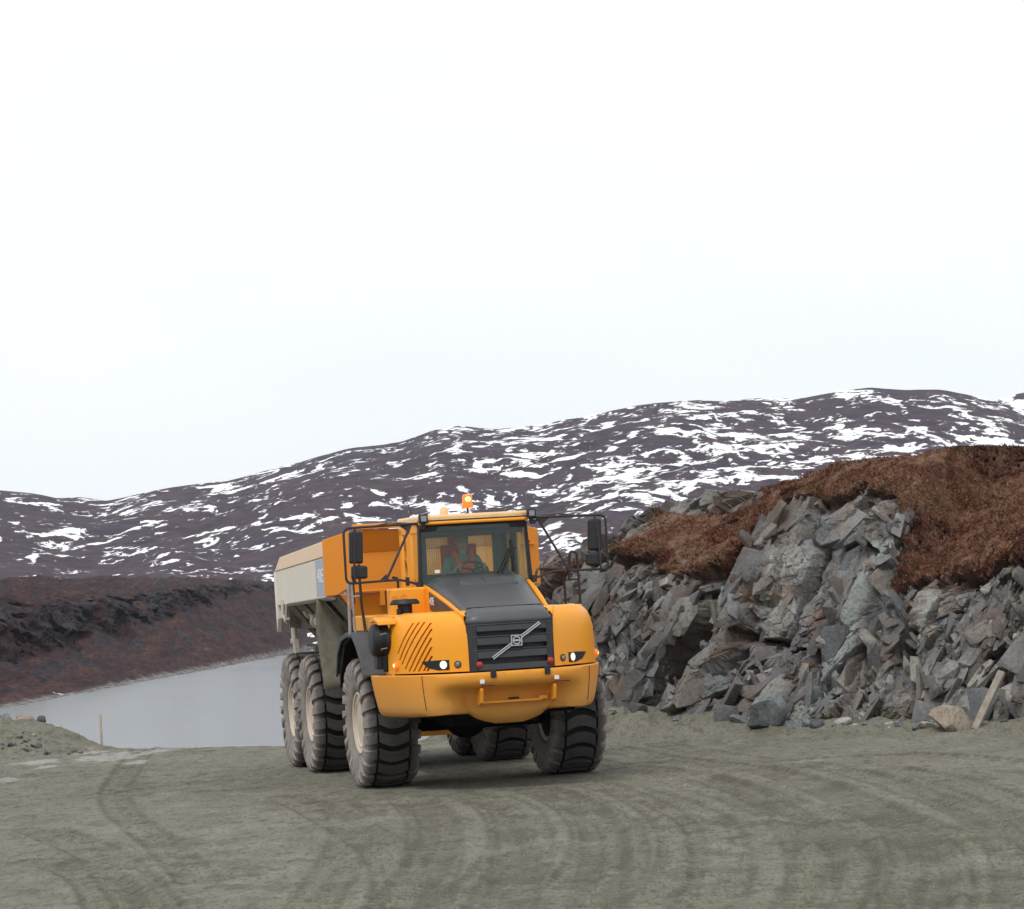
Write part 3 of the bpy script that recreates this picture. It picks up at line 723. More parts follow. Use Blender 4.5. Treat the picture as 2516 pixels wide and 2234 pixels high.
# ================================================================== mesh builder
class MB:
    def __init__(self, M=None): self.v = []; self.f = []; self.M = M
    def add(self, V, F):
        o = len(self.v)
        self.v += [Vector(p) for p in V]; self.f += [tuple(i + o for i in q) for q in F]
        return self
    def box(self, c, s, R=None):
        c = Vector(c); hx, hy, hz = s[0] / 2, s[1] / 2, s[2] / 2
        V = [Vector((x * hx, y * hy, z * hz)) for x in (-1, 1) for y in (-1, 1) for z in (-1, 1)]
        if R is not None: V = [R @ p for p in V]
        return self.add([p + c for p in V], [(0, 1, 3, 2), (4, 6, 7, 5), (0, 4, 5, 1), (2, 3, 7, 6), (0, 2, 6, 4), (1, 5, 7, 3)])
    def span(self, x0, x1, y0, y1, z0, z1):
        return self.box(((x0 + x1) / 2, (y0 + y1) / 2, (z0 + z1) / 2), (abs(x1 - x0), abs(y1 - y0), abs(z1 - z0)))
    def prism(self, poly, axis, a, b):
        n = len(poly)
        def pt(p, t):
            return {0: (t, p[0], p[1]), 1: (p[0], t, p[1]), 2: (p[0], p[1], t)}[axis]
        V = [pt(p, a) for p in poly] + [pt(p, b) for p in poly]
        F = [tuple(range(n)), tuple(range(2 * n - 1, n - 1, -1))] + [(i, (i + 1) % n, n + (i + 1) % n, n + i) for i in range(n)]
        return self.add(V, F)
    def hexa(self, q0, q1):
        """two quads (4 points each) joined into a solid"""
        return self.add(list(q0) + list(q1), [(0, 1, 2, 3), (7, 6, 5, 4)] + [(i, (i + 1) % 4, 4 + (i + 1) % 4, 4 + i) for i in range(4)])
    def tube(self, pts, r, n=8, closed=False, r1=None):
        pts = [Vector(p) for p in pts]; m = len(pts); rings = []
        up = None
        for i, p in enumerate(pts):
            a = pts[(i - 1) % m] if (closed or i > 0) else p
            b = pts[(i + 1) % m] if (closed or i < m - 1) else p
            t = (b - a).normalized()
            if up is None: up = t.orthogonal().normalized()
            u = (up - t * up.dot(t))
            u = u.normalized() if u.length > 1e-6 else t.orthogonal().normalized()
            up = u; w = t.cross(u)
            rr = r if r1 is None else r + (r1 - r) * i / (m - 1)
            rings.append([p + (u * math.cos(2 * math.pi * k / n) + w * math.sin(2 * math.pi * k / n)) * rr for k in range(n)])
        V = [q for g_ in rings for q in g_]; F = []
        for i in range(m if closed else m - 1):
            j = (i + 1) % m
            F += [(i * n + k, i * n + (k + 1) % n, j * n + (k + 1) % n, j * n + k) for k in range(n)]
        if not closed: F += [tuple(range(n))[::-1], tuple((m - 1) * n + k for k in range(n))]
        return self.add(V, F)
    def lathe(self, prof, c, axis=0, n=48, closed=False, caps=True):
        """prof: (along axis, radius)"""
        V = []; F = []; m = len(prof); c = Vector(c)
        for t, r in prof:
            for k in range(n):
                a = 2 * math.pi * k / n; s_, c_ = math.sin(a) * r, math.cos(a) * r
                V.append(c + Vector({0: (t, c_, s_), 1: (c_, t, s_), 2: (c_, s_, t)}[axis]))
        for i in range(m - 1 if not closed else m):
            j = (i + 1) % m
            F += [(i * n + k, i * n + (k + 1) % n, j * n + (k + 1) % n, j * n + k) for k in range(n)]
        if not closed and caps:
            if prof[0][1] > 1e-4: F.append(tuple(range(n)))
            if prof[-1][1] > 1e-4: F.append(tuple((m - 1) * n + k for k in range(n))[::-1])
        return self.add(V, F)
    def grid(self, rows):
        c = len(rows[0]); V = [p for r in rows for p in r]
        return self.add(V, [(i * c + j, i * c + j + 1, (i + 1) * c + j + 1, (i + 1) * c + j) for i in range(len(rows) - 1) for j in range(c - 1)])
    def plate(self, pts, t):
        """flat or slightly folded outline given thickness t along its normal"""
        P = [Vector(p) for p in pts]; nrm = Vector((0, 0, 0))
        for a, b in zip(P, P[1:] + P[:1]): nrm += Vector(((a.y - b.y) * (a.z + b.z), (a.z - b.z) * (a.x + b.x), (a.x - b.x) * (a.y + b.y)))
        nrm.normalize(); n = len(P); V = P + [p - nrm * t for p in P]
        return self.add(V, [tuple(range(n)), tuple(range(2 * n - 1, n - 1, -1))] + [(i, (i + 1) % n, n + (i + 1) % n, n + i) for i in range(n)])
    def sphere(self, c, r, nu=16, nv=10, sc=(1, 1, 1)):
        c = Vector(c); V = [c + Vector((0, 0, -r * sc[2]))]; F = []
        for i in range(1, nv):
            a = -math.pi / 2 + math.pi * i / nv
            for k in range(nu):
                b = 2 * math.pi * k / nu
                V.append(c + Vector((math.cos(a) * math.cos(b) * r * sc[0], math.cos(a) * math.sin(b) * r * sc[1], math.sin(a) * r * sc[2])))
        V.append(c + Vector((0, 0, r * sc[2]))); L = len(V) - 1
        for k in range(nu):
            F.append((0, 1 + (k + 1) % nu, 1 + k)); F.append((L, L - nu + k, L - nu + (k + 1) % nu))
        for i in range(nv - 2):
            for k in range(nu):
                a = 1 + i * nu + k; b = 1 + i * nu + (k + 1) % nu
                F.append((a, b, b + nu, a + nu))
        return self.add(V, F)
    def build(self, name, m, parent=None, bevel=0.0, seg=2, smooth_=True, angle=35, solid=0.0):
        me = bpy.data.meshes.new(name)
        V = [self.M @ p for p in self.v] if self.M is not None else self.v
        me.from_pydata([tuple(p) for p in V], [], self.f); me.validate()
        bm = bmesh.new(); bm.from_mesh(me)
        bmesh.ops.recalc_face_normals(bm, faces=bm.faces); bm.to_mesh(me); bm.free()
        if smooth_:
            me.polygons.foreach_set("use_smooth", [True] * len(me.polygons))
            me.set_sharp_from_angle(angle=math.radians(angle))
        o = link(name, me, m, parent)
        if solid:
            s = o.modifiers.new("solid", 'SOLIDIFY'); s.thickness = solid; s.offset = -1
        if bevel:
            b = o.modifiers.new("bevel", 'BEVEL'); b.width = bevel; b.segments = seg; b.limit_method = 'ANGLE'; b.angle_limit = math.radians(30)
            b.harden_normals = False
        return o

def build_pair(mb, name, *a, **k):
    """left and right piece as two objects"""
    out = []
    for side in (-1, 1):
        s = MB(mb.M); used = {}
        for q in mb.f:
            if sum(mb.v[i].x for i in q) / len(q) * side > 0:
                for i in q:
                    if i not in used: used[i] = len(s.v); s.v.append(mb.v[i])
                s.f.append(tuple(used[i] for i in q))
        if s.f: out.append(s.build(name, *a, **k))
    return out

def cut(o, cutter_mb):
    """cut the solid o by the shapes in cutter_mb for good (no helper object is left in the scene)"""
    c = cutter_mb.build("cutter", None, o.parent, smooth_=False)
    b = o.modifiers.new("cut", 'BOOLEAN'); b.operation = 'DIFFERENCE'; b.object = c; b.solver = 'EXACT'
    dg = bpy.context.evaluated_depsgraph_get(); dg.update()
    me = bpy.data.meshes.new_from_object(o.evaluated_get(dg))
    o.modifiers.clear(); o.data = me
    cm = c.data; bpy.data.objects.remove(c); bpy.data.meshes.remove(cm)
    me.polygons.foreach_set("use_smooth", [True] * len(me.polygons)); me.set_sharp_from_angle(angle=math.radians(32))
    return o

# ------------------------------------------------------------------ lorry materials
def paint(name, c, dust=0.25, dustc=(0.42, 0.33, 0.22), rough=0.38, low=0.0, spots=0.5):
    k = NM(name, rough, 0.35)
    n = k.noise(2.2, 5, 0.65); f = k.noise(30.0, 5, 0.7); st = k.noise(3.0, 4, 0.6, k.vec((6, 6, 0.5)))
    fac = k.math('MULTIPLY', k.ramp(n, [(0.35, 0.15), (0.72, 1.0)]), dust)
    fac = k.math('ADD', fac, k.math('MULTIPLY', k.ramp(st, [(0.5, 0.0), (0.75, 1.0)]), dust * 0.5), True)
    if low:
        sx = k.new("ShaderNodeSeparateXYZ"); k.l.new(k.tc.outputs['Object'], sx.inputs[0])
        fac = k.math('ADD', fac, k.math('MULTIPLY', k.ramp(k.math('MULTIPLY', k.math('ADD', sx.outputs[2], k.math('MULTIPLY', n, 0.3)), 0.5), [(0.62, low), (0.95, 0.0)]), 1.0), True)
    col = k.mix(fac, c, dustc)
    col = k.mix(k.ramp(f, [(0.28, spots), (0.40, 0.0)]), col, tuple(x * .45 for x in dustc))
    k.color(col); k.rough(k.math('ADD', rough, k.math('MULTIPLY', fac, 0.5), True))
    k.bump(f, 0.06, 0.004)
    return k.m

def plain(name, c, rough=0.6, spec=0.4, var=0.35, dust=0.0, dustc=(0.25, 0.22, 0.17), scale=6.0, metal=0.0):
    k = NM(name, rough, spec); k.b.inputs['Metallic'].default_value = metal
    n = k.noise(scale, 5, 0.65)
    col = k.ramp(n, [(0.3, tuple(x * (1 - var) for x in c)), (0.7, tuple(min(1, x * (1 + var)) for x in c))])
    if dust:
        d = k.noise(2.0, 4, 0.6)
        col = k.mix(k.math('MULTIPLY', k.ramp(d, [(0.3, 0.3), (0.7, 1.0)]), dust), col, dustc)
    k.color(col); k.bump(k.noise(scale * 8, 4, 0.7), 0.12, 0.004)
    return k.m

def glow(name, c, e, strength):
    k = NM(name, 0.2, 0.5); k.color(c)
    k.b.inputs['Emission Color'].default_value = (*e, 1); k.b.inputs['Emission Strength'].default_value = strength
    return k.m

def glass(name, tint, rough=0.02):
    k = NM(name)
    tr = k.new("ShaderNodeBsdfTransparent"); tr.inputs['Color'].default_value = (*tint, 1)
    gl = k.new("ShaderNodeBsdfGlossy"); gl.inputs['Roughness'].default_value = rough; gl.inputs['Color'].default_value = (0.9, 1.0, 0.97, 1)
    fr = k.new("ShaderNodeFresnel"); fr.inputs['IOR'].default_value = 1.5
    mx = k.new("ShaderNodeMixShader")
    k.l.new(k.math('ADD', fr.outputs[0], 0.005), mx.inputs[0]); k.l.new(tr.outputs[0], mx.inputs[1]); k.l.new(gl.outputs[0], mx.inputs[2])
    df = k.new("ShaderNodeBsdfDiffuse"); df.inputs['Color'].default_value = (0.45, 0.50, 0.46, 1)
    m2 = k.new("ShaderNodeMixShader"); m2.inputs[0].default_value = 0.015          # a film of dust
    k.l.new(mx.outputs[0], m2.inputs[1]); k.l.new(df.outputs[0], m2.inputs[2])
    k.l.new(m2.outputs[0], k.n["Material Output"].inputs['Surface'])
    return k.m

def mat_tyre():
    k = NM("dusty_tyre", 0.9, 0.12)
    n = k.noise(3.0, 5, 0.65); f = k.noise(26.0, 5, 0.7)
    c = k.ramp(n, [(0.3, (0.010, 0.011, 0.013)), (0.7, (0.026, 0.026, 0.026))])
    wall = k.ramp(n, [(0.3, (0.225, 0.200, 0.188)), (0.7, (0.340, 0.305, 0.285))])
    c = k.mix(k.attr("dust"), c, wall)
    c = k.mix(k.ramp(f, [(0.3, 0.5), (0.5, 0.0)]), c, (0.03, 0.03, 0.03))
    k.color(c); k.bump(f, 0.3, 0.01)
    return k.m

MAT = {}
def mats():
    Y = (0.90, 0.345, 0.012)
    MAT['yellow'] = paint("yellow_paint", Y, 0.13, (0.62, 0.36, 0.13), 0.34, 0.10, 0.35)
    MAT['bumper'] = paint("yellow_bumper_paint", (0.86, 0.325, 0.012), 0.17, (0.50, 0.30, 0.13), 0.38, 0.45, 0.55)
    MAT['body'] = paint("yellow_paint_shaded", (0.72, 0.240, 0.010), 0.18, (0.45, 0.28, 0.13), 0.5, 0.6, 0.35)  # darker, redder copy of the yellow paint; headboard shade put into the colour
    MAT['dust'] = paint("dusty_body_side", (0.70, 0.655, 0.585), 0.5, (0.62, 0.565, 0.48), 0.85, 0.0, 0.25)
    MAT['dust_top'] = paint("dusty_body_rail", (0.68, 0.49, 0.33), 0.6, (0.64, 0.56, 0.45), 0.85, 0.0, 0.25)
    MAT['underside'] = plain("dirty_underside", (0.150, 0.132, 0.105), 0.9, 0.2, 0.35, 0.4, (0.20, 0.18, 0.14))
    MAT['hood'] = plain("black_bonnet", (0.056, 0.058, 0.065), 0.42, 0.55, 0.10, 0.35, (0.115, 0.115, 0.12), 3.0)
    MAT['grille'] = plain("black_grille", (0.022, 0.024, 0.029), 0.5, 0.5, 0.15, 0.15, (0.05, 0.05, 0.05))
    MAT['black'] = plain("black_plastic", (0.014, 0.015, 0.018), 0.5, 0.4, 0.3)
    MAT['tube'] = plain("dark_tube", (0.030, 0.024, 0.028), 0.55, 0.4, 0.3)
    MAT['rubber'] = plain("rubber_mudguard", (0.050, 0.057, 0.064), 0.7, 0.3, 0.3, 0.45, (0.14, 0.14, 0.14))
    MAT['flap'] = plain("dirty_mud_flap", (0.175, 0.160, 0.125), 0.95, 0.1, 0.3, 0.5, (0.215, 0.195, 0.155), 8.0)
    MAT['greytube'] = plain("grey_tube", (0.30, 0.29, 0.29), 0.6, 0.4, 0.25)
    MAT['rim'] = plain("dusty_rim", (0.56, 0.48, 0.39), 0.8, 0.3, 0.12, 0.3, (0.42, 0.35, 0.28))
    MAT['beige'] = plain("dusty_cylinder", (0.46, 0.42, 0.355), 0.8, 0.3, 0.2)
    MAT['cream'] = plain("cab_roof_paint", (0.80, 0.52, 0.25), 0.4, 0.5, 0.08)
    MAT['chassis'] = plain("chassis_black", (0.007, 0.007, 0.007), 0.8, 0.15, 0.3, 0.2, (0.018, 0.016, 0.014))
    MAT['chrome'] = plain("badge_metal", (0.62, 0.63, 0.65), 0.35, 0.6, 0.05, metal=0.85)
    MAT['white'] = plain("white_decal", (0.78, 0.78, 0.78), 0.6, 0.3, 0.04)
    MAT['grey'] = plain("cab_inside_grey", (0.07, 0.10, 0.095), 0.8, 0.2, 0.15)
    MAT['navy'] = plain("dark_side_trim", (0.050, 0.055, 0.068), 0.4, 0.5, 0.12)
    MAT['fade'] = plain("blue_grey_decal", (0.36, 0.41, 0.50), 0.7, 0.3, 0.15, 0.35, (0.5, 0.46, 0.40))
    MAT['seat'] = plain("red_seat", (0.75, 0.07, 0.05), 0.85, 0.2, 0.12)
    MAT['glass'] = glass("cab_glass", (0.66, 0.88, 0.82)); MAT['clear'] = glass("clear_glass", (0.90, 0.95, 0.93))
    MAT['lens'] = plain("lamp_lens", (0.22, 0.235, 0.235), 0.2, 0.8, 0.5, scale=60, metal=0.3)
    MAT['lit'] = glow("lit_headlight", (1, 0.85, 0.5), (1.0, 0.74, 0.40), 2.3)
    MAT['amber'] = glow("amber_lamp", (0.85, 0.20, 0.03), (1.0, 0.22, 0.02), 0.35)
    MAT['amber_lit'] = glow("amber_lit", (1, 0.5, 0.1), (1.0, 0.55, 0.15), 3.0)
    MAT['beacon'] = glow("beacon_shell", (0.9, 0.16, 0.01), (1.0, 0.085, 0.004), 1.3)
    MAT['beacon_lit'] = glow("beacon_lit", (1, 0.8, 0.3), (1.0, 0.52, 0.09), 4.0)
    MAT['red'] = glow("red_reflector", (0.42, 0.03, 0.02), (1, 0.05, 0.02), 0.03)
    MAT['tyre'] = mat_tyre()
    MAT['mirror'] = plain("mirror_back", (0.010, 0.011, 0.014), 0.45, 0.5, 0.2)

# ================================================================== DUMP TRUCK
def frame(yaw, roll, o):
    return Matrix.Translation(Vector(o)) @ Matrix.Rotation(math.radians(yaw), 4, 'Z') @ Matrix.Rotation(math.radians(-roll), 4, 'Y')
F_TRACTOR = frame(13.6, 3.4, (-0.600, 44.3885, 0.0948))
F_REAR = frame(12.3, 3.4, (-0.5916, 44.352, 0.0948))
M_REAR = F_TRACTOR.inverted() @ F_REAR

def text_part(name, s, size, M, m, parent, depth=0.004, sx=1.0):
    cu = bpy.data.curves.new(name, 'FONT'); cu.body = s; cu.size = size; cu.extrude = depth; cu.align_x = 'CENTER'; cu.align_y = 'CENTER'
    t = bpy.data.objects.new(name, cu); COL.objects.link(t)
    dg = bpy.context.evaluated_depsgraph_get(); dg.update()
    me = bpy.data.meshes.new_from_object(t.evaluated_get(dg))
    bpy.data.objects.remove(t); bpy.data.curves.remove(cu)
    me.transform(M @ Matrix.Diagonal((sx, 1, 1, 1)))
    me.materials.clear()
    return link(name, me, m, parent)

def make_wheel():
    """one tyre and rim, axle along X, hub side outwards at -X"""
    prof = [(.30, .43), (.335, .47), (.362, .56), (.376, .66), (.374, .74), (.355, .81), (.315, .855), (.22, .870), (.0, .876)]
    full = [(-a, r) for a, r in prof] + [(a, r) for a, r in prof[::-1][1:]]
    mb = MB(); mb.lathe(full, (0, 0, 0), 0, 72, caps=False)
    mb.lathe([(.27, .12), (.285, .30), (.285, .445)], (0, 0, 0), 0, 40, caps=False); mb.lathe([(.27, .12), (.30, .12), (.30, 0)], (0, 0, 0), 0, 16, caps=False)      # dark inner side
    # tread bars: follow the tyre outline from one wall to the other
    cs = np.array(full); sl = np.r_[0, np.cumsum(np.hypot(*np.diff(cs, axis=0).T))]; mid = sl[-1] / 2; sl = sl - mid
    smax = .555
    N = 23
    ss = np.array([-.555, -.50, -.43, -.365, -.31, -.22, -.13, -.045, .045, .13, .22, .31, .365, .43, .50, .555])
    w_ = np.interp(ss, sl, cs[:, 0]); r_ = np.interp(ss, sl, cs[:, 1])
    nw = np.interp(ss, sl, np.gradient(cs[:, 1])); 
    dw = np.gradient(w_); dr = np.gradient(r_); ln = np.hypot(dw, dr); nx_, nr_ = -dr / ln, dw / ln
    hgt = np.interp(np.abs(ss), [0, .36, .44, .555], [.056, .056, .040, .005])
    zig = np.interp(np.abs(ss), [0, .08, .22, .36, .555], [.045, .040, -.030, .010, .080])
    hw = np.interp(np.abs(ss), [0, .3, .40, .555], [.082, .080, .066, .040])
    # three blocks per bar with narrow splits
    blocks = [(0, 5), (5, 7), (7, 9), (9, 11), (10, 15)]
    blocks = [(0, 4.85), (5.15, 9.85), (10.15, 15)]
    for k in range(N):
        th0 = 2 * math.pi * k / N
        for bi, (a, b) in enumerate(blocks):
            xs = sorted(set([a, b] + [i for i in range(16) if a < i < b])); n = len(xs); ring = []
            I = np.arange(16)
            for t in xs:
                w, r, ax, ar, h, z, q = [np.interp(t, I, arr) for arr in (w_, r_, nx_, nr_, hgt, zig, hw)]
                off = z / .9 + (.0 if bi == 1 else .02 * (1 if bi == 0 else -1))
                row = []
                for sgn, top in ((-1, 0), (-.90, 1), (.90, 1), (1, 0)):
                    th = th0 + off + sgn * q / .9
                    rr = r + ar * h * top - .012 * (1 - top); ww = w + ax * h * top
                    row.append((ww, math.cos(th) * rr, math.sin(th) * rr))
                ring.append(row)
            V = [p for row in ring for p in row]; F = []
            for i in range(n - 1):
                for j in range(3): F.append((i * 4 + j, i * 4 + j + 1, i * 4 + j + 5, i * 4 + j + 4))
            F += [(0, 1, 2, 3), tuple((n - 1) * 4 + j for j in (3, 2, 1, 0))]
            mb.add(V, F)
    # rim
    rim = MB()
    rim.lathe([(-.285, .435), (-.318, .442), (-.330, .428), (-.322, .402), (-.300, .392), (-.295, .350), (-.304, .335), (-.285, .322), (-.20, .305), (-.19, .285), (-.185, .16), (-.21, .15), (-.225, .13), (-.23, .0)], (0, 0, 0), 0, 56)
    rim.lathe([(.10, .30), (.25, .33), (.31, .41), (.31, .435), (.28, .437)], (0, 0, 0), 0, 40, caps=False)
    for k in range(16):
        a = 2 * math.pi * k / 16
        rim.lathe([(-.185, .016), (-.21, .016), (-.215, .008)], (0, math.cos(a) * .22, math.sin(a) * .22), 0, 6)
    rim.box((-.30, .06, .345), (.04, .07, .05)); rim.tube([(-.31, .06, .33), (-.335, .05, .26)], .012, 6)
    return mb, rim

def wheel(parent, pos, mesh_pair, M, spin, flip=False):
    o = bpy.data.objects.new("wheel", None); COL.objects.link(o); o.parent = parent
    L = (M if M is not None else Matrix.Identity(4)) @ Matrix.Translation(Vector(pos)) @ (Matrix.Rotation(math.pi, 4, 'Z') if flip else Matrix.Identity(4)) @ Matrix.Rotation(spin, 4, 'X')
    o.matrix_local = L
    t = link("tyre", mesh_pair[0], None, o); r = link("rim", mesh_pair[1], None, o)
    return o

def rounded(pts, r, n=4, closed=False):
    """round the corners of a polyline"""
    P = [Vector(p) for p in pts]; out = []
    m = len(P)
    for i in range(m):
        if not closed and i in (0, m - 1): out.append(P[i]); continue
        a, b, c = P[i - 1], P[i], P[(i + 1) % m]
        d1 = min(r, (a - b).length * .45); d2 = min(r, (c - b).length * .45)
        p, q = b + (a - b).normalized() * d1, b + (c - b).normalized() * d2
        for k in range(n + 1):
            t = k / n; out.append(p.lerp(b, t).lerp(b.lerp(q, t), t))
    return out

def make_truck():
    T = empty("dump_truck"); T.matrix_world = F_TRACTOR
    tag(T, "yellow articulated dump truck with black bonnet and headlights on, climbing the sandy road", "dump truck")
    m = MAT
    # ---------------- wheels
    tb, rb = make_wheel()
    ty = tb.build("tyre", m['tyre'], None, angle=40); rm = rb.build("rim", m['rim'], None, angle=30)
    co = np.empty(len(ty.data.vertices) * 3); ty.data.vertices.foreach_get("co", co); co = co.reshape(-1, 3)
    rad = np.hypot(co[:, 1], co[:, 2]); dust = np.clip(smooth(.27, .36, np.abs(co[:, 0])) * smooth(.98, .84, rad) + .22 * smooth(.905, .915, rad), 0, 1)
    at = ty.data.attributes.new("dust", 'FLOAT', 'POINT'); at.data.foreach_set("value", dust.astype(np.float32))
    pair = (ty.data, rm.data); bpy.data.objects.remove(ty); bpy.data.objects.remove(rm)
    for i, (y, M) in enumerate(((0.0, None), (4.518, M_REAR), (6.458, M_REAR))):
        wheel(T, (-1.235, y, .915), pair, M, .35 + i * 1.3); wheel(T, (1.455, y, .915), pair, M, .9 + i * .7, True)
    # ---------------- nose: side panels
    half = [(.585, -2.975), (.70, -2.91), (.84, -2.81), (.99, -2.68), (1.13, -2.55), (1.27, -2.37), (1.385, -2.13), (1.45, -1.84)]
    prof = [(0, 1.635), (0, 1.70), (.003, 1.95), (.015, 2.12), (.04, 2.24), (.075, 2.325), (.125, 2.385), (.19, 2.42), (.28, 2.44), (.34, 2.44), (.34, 1.635)]
    for sx in (-1, 1):
        mb = MB(); rows = []
        P = rounded([(x, y, 0) for x, y in half], .12, 2)
        for i, p in enumerate(P):
            a = P[max(i - 1, 0)]; b = P[min(i + 1, len(P) - 1)]; t = (b - a).normalized(); nrm = Vector((-t.y, t.x, 0))
            if i == 0: nrm = Vector((0.35, 1, 0)).normalized()
            rows.append([Vector(((p.x + nrm.x * d) * sx, p.y + nrm.y * d, z)) for d, z in prof])
        c = len(prof); V = [q for r in rows for q in r]; n = len(rows)
        F = [(i * c + j, i * c + (j + 1) % c, (i + 1) * c + (j + 1) % c, (i + 1) * c + j) for i in range(n - 1) for j in range(c)]
        F += [tuple(range(c)), tuple((n - 1) * c + j for j in range(c))[::-1]]
        mb.add(V, F)
        o = mb.build("side_panel", m['yellow'], T, angle=50)
        # slanted louvre slots, cut into the panel
        cu = MB()
        tdir = Vector((.46 * sx, .89 * 1.0, 0))
        fwd = Vector((-.84 * sx * -1, .54, 0))
        # the slots lie in the swept face, between two points of its outline
        L_ = np.r_[0, np.cumsum([(P[i + 1] - P[i]).length for i in range(len(P) - 1)])]
        def onface(s_):
            t = float(np.interp(1.015, [q.x for q in P], L_)) + s_ * 1.42
            x, y = float(np.interp(t, L_, [q.x for q in P])), float(np.interp(t, L_, [q.y for q in P]))
            x2, y2 = float(np.interp(t + .03, L_, [q.x for q in P])), float(np.interp(t + .03, L_, [q.y for q in P]))
            d = Vector((x2 - x, y2 - y, 0)).normalized()
            return Vector((x * sx, y, 0)), Vector((d.x * sx, d.y, 0)), Vector((-d.y * sx, d.x, 0))
        if sx < 0:
            for L0 in ((.02, 1.74, .06, 1.66), (.00, 1.86, .10, 1.665), (.00, 1.98, .16, 1.66), (.00, 2.10, .22, 1.66), (.00, 2.22, .28, 1.665), (.015, 2.30, .335, 1.70), (.09, 2.315, .385, 1.76), (.16, 2.315, .42, 1.82), (.235, 2.31, .445, 1.91)):
                w = .018; q = []
                m_ = 4; seq = [(L0[0] + (L0[2] - L0[0]) * i / m_, L0[1] + (L0[3] - L0[1]) * i / m_) for i in range(m_ + 1)]
                V = []
                for s_, z_ in seq:
                    c_, u_, n_ = onface(s_)
                    V += [c_ - u_ * w - n_ * .05 + Vector((0, 0, z_)), c_ + u_ * w - n_ * .05 + Vector((0, 0, z_)), c_ + u_ * w + n_ * .09 + Vector((0, 0, z_)), c_ - u_ * w + n_ * .09 + Vector((0, 0, z_))]
                F = [(i * 4 + j, i * 4 + (j + 1) % 4, (i + 1) * 4 + (j + 1) % 4, (i + 1) * 4 + j) for i in range(m_) for j in range(4)] + [(0, 1, 2, 3), (m_ * 4 + 3, m_ * 4 + 2, m_ * 4 + 1, m_ * 4)]
                cu.add(V, F)
            cut(o, cu)
        # headlight: black recess, lit lamp, second lamp; the panel surface runs along u2
        def onpanel(t, off=0.0):
            """point on the face at half-width t"""
            xs = [p.x for p in P]; ys = [p.y for p in P]
            y = float(np.interp(t, xs, ys)); y2 = float(np.interp(t + .02, xs, ys))
            tt = Vector((.02, y2 - y, 0)).normalized(); nr = Vector((tt.y, -tt.x, 0))
            return Vector((t * sx, y, 0)) + Vector((nr.x * sx, nr.y, 0)) * off, Vector((tt.x * sx, tt.y, 0)), Vector((nr.x * sx, nr.y, 0))
        hl = MB()
        for t0, t1, za0, zb0, za1, zb1 in ((.82, .95, 1.665, 1.80, 1.665, 1.80), (.95, 1.06, 1.665, 1.80, 1.70, 1.795), (1.06, 1.13, 1.70, 1.795, 1.775, 1.79)):
            p0, _, n0 = onpanel(t0); p1, _, n1 = onpanel(t1)
            hl.hexa([p0 + n0 * .006 + Vector((0, 0, za0)), p1 + n1 * .006 + Vector((0, 0, za1)), p1 + n1 * .006 + Vector((0, 0, zb1)), p0 + n0 * .006 + Vector((0, 0, zb0))],
                    [p0 - n0 * .02 + Vector((0, 0, za0)), p1 - n1 * .02 + Vector((0, 0, za1)), p1 - n1 * .02 + Vector((0, 0, zb1)), p0 - n0 * .02 + Vector((0, 0, zb0))])
        ho = hl.build("headlight", m['black'], T, angle=60)
        def lamp(t, z, r, mm, name, off=.012, ring=m['black']):
            p, tt, nr = onpanel(t)
            R = Matrix((tt, Vector((0, 0, 1)), nr)).transposed().to_4x4()
            MM = Matrix.Translation(p + Vector((0, 0, z))) @ R
            a = MB(MM); a.lathe([(-.02, r * 1.22), (off, r * 1.22), (off + .004, r * 1.02), (off - .006, r)], (0, 0, 0), 2, 20); a.build("lamp_ring", ring, ho)
            b = MB(MM); b.lathe([(off - .004, r), (off + .004, r * .8), (off + .008, 0)], (0, 0, 0), 2, 20); b.build(name, mm, ho)
        lamp(.885, 1.735, .050, m['lit'], "lit_lamp", ring=m['lens'])
        lamp(.72, 1.735, .040, m['lens'], "lamp_lens")
        # turn signal on the outer corner
        p, tt, nr = onpanel(1.385)
        R = Matrix((tt, Vector((0, 0, 1)), nr)).transposed().to_4x4()
        a = MB(Matrix.Translation(p + Vector((0, 0, 1.745))) @ R)
        a.lathe([(-.02, .062), (.02, .060), (.035, .045), (.04, 0)], (0, 0, 0), 2, 20); so = a.build("turn_signal", m['amber'], T)
        b = MB(Matrix.Translation(p + Vector((0, 0, 1.75))) @ R @ Matrix.Translation(Vector((.012 * sx * -1, 0, 0))))
        b.lathe([(.0415, .026), (.045, .02), (.047, 0)], (0, 0, 0), 2, 14); b.build("bulb", m['amber_lit'], so)
    mb = MB()
    for sx in (-1, 1):
        mb.prism([(.60 * sx, -2.62), (.80 * sx, -2.48), (1.0 * sx, -2.24), (1.14 * sx, -1.85), (1.32 * sx, -1.82), (1.30 * sx, -.95), (.60 * sx, -.95)], 2, 2.30, 2.425)
    mb.build("nose_deck", m['yellow'], T, .02)
    # inner dark block closes the engine bay
    mb = MB(); mb.span(-1.0, 1.0, -2.35, -.3, 1.0, 2.28); mb.span(-.56, .56, -2.80, -2.2, 1.62, 2.2)
    mb.span(-.60, .60, -1.9, 1.0, .86, 1.4); mb.span(-1.1, 1.1, -2.3, -1.3, 1.10, 1.35)
    mb.tube([(-1.1, 0, .93), (1.1, 0, .93)], .2, 14); mb.sphere((0, .05, .93), .33)
    for sx in (-1, 1): mb.span(.45 * sx, .62 * sx, -2.3, 1.2, .98, 1.3)
    mb.build("engine_frame", m['chassis'], T, .02)
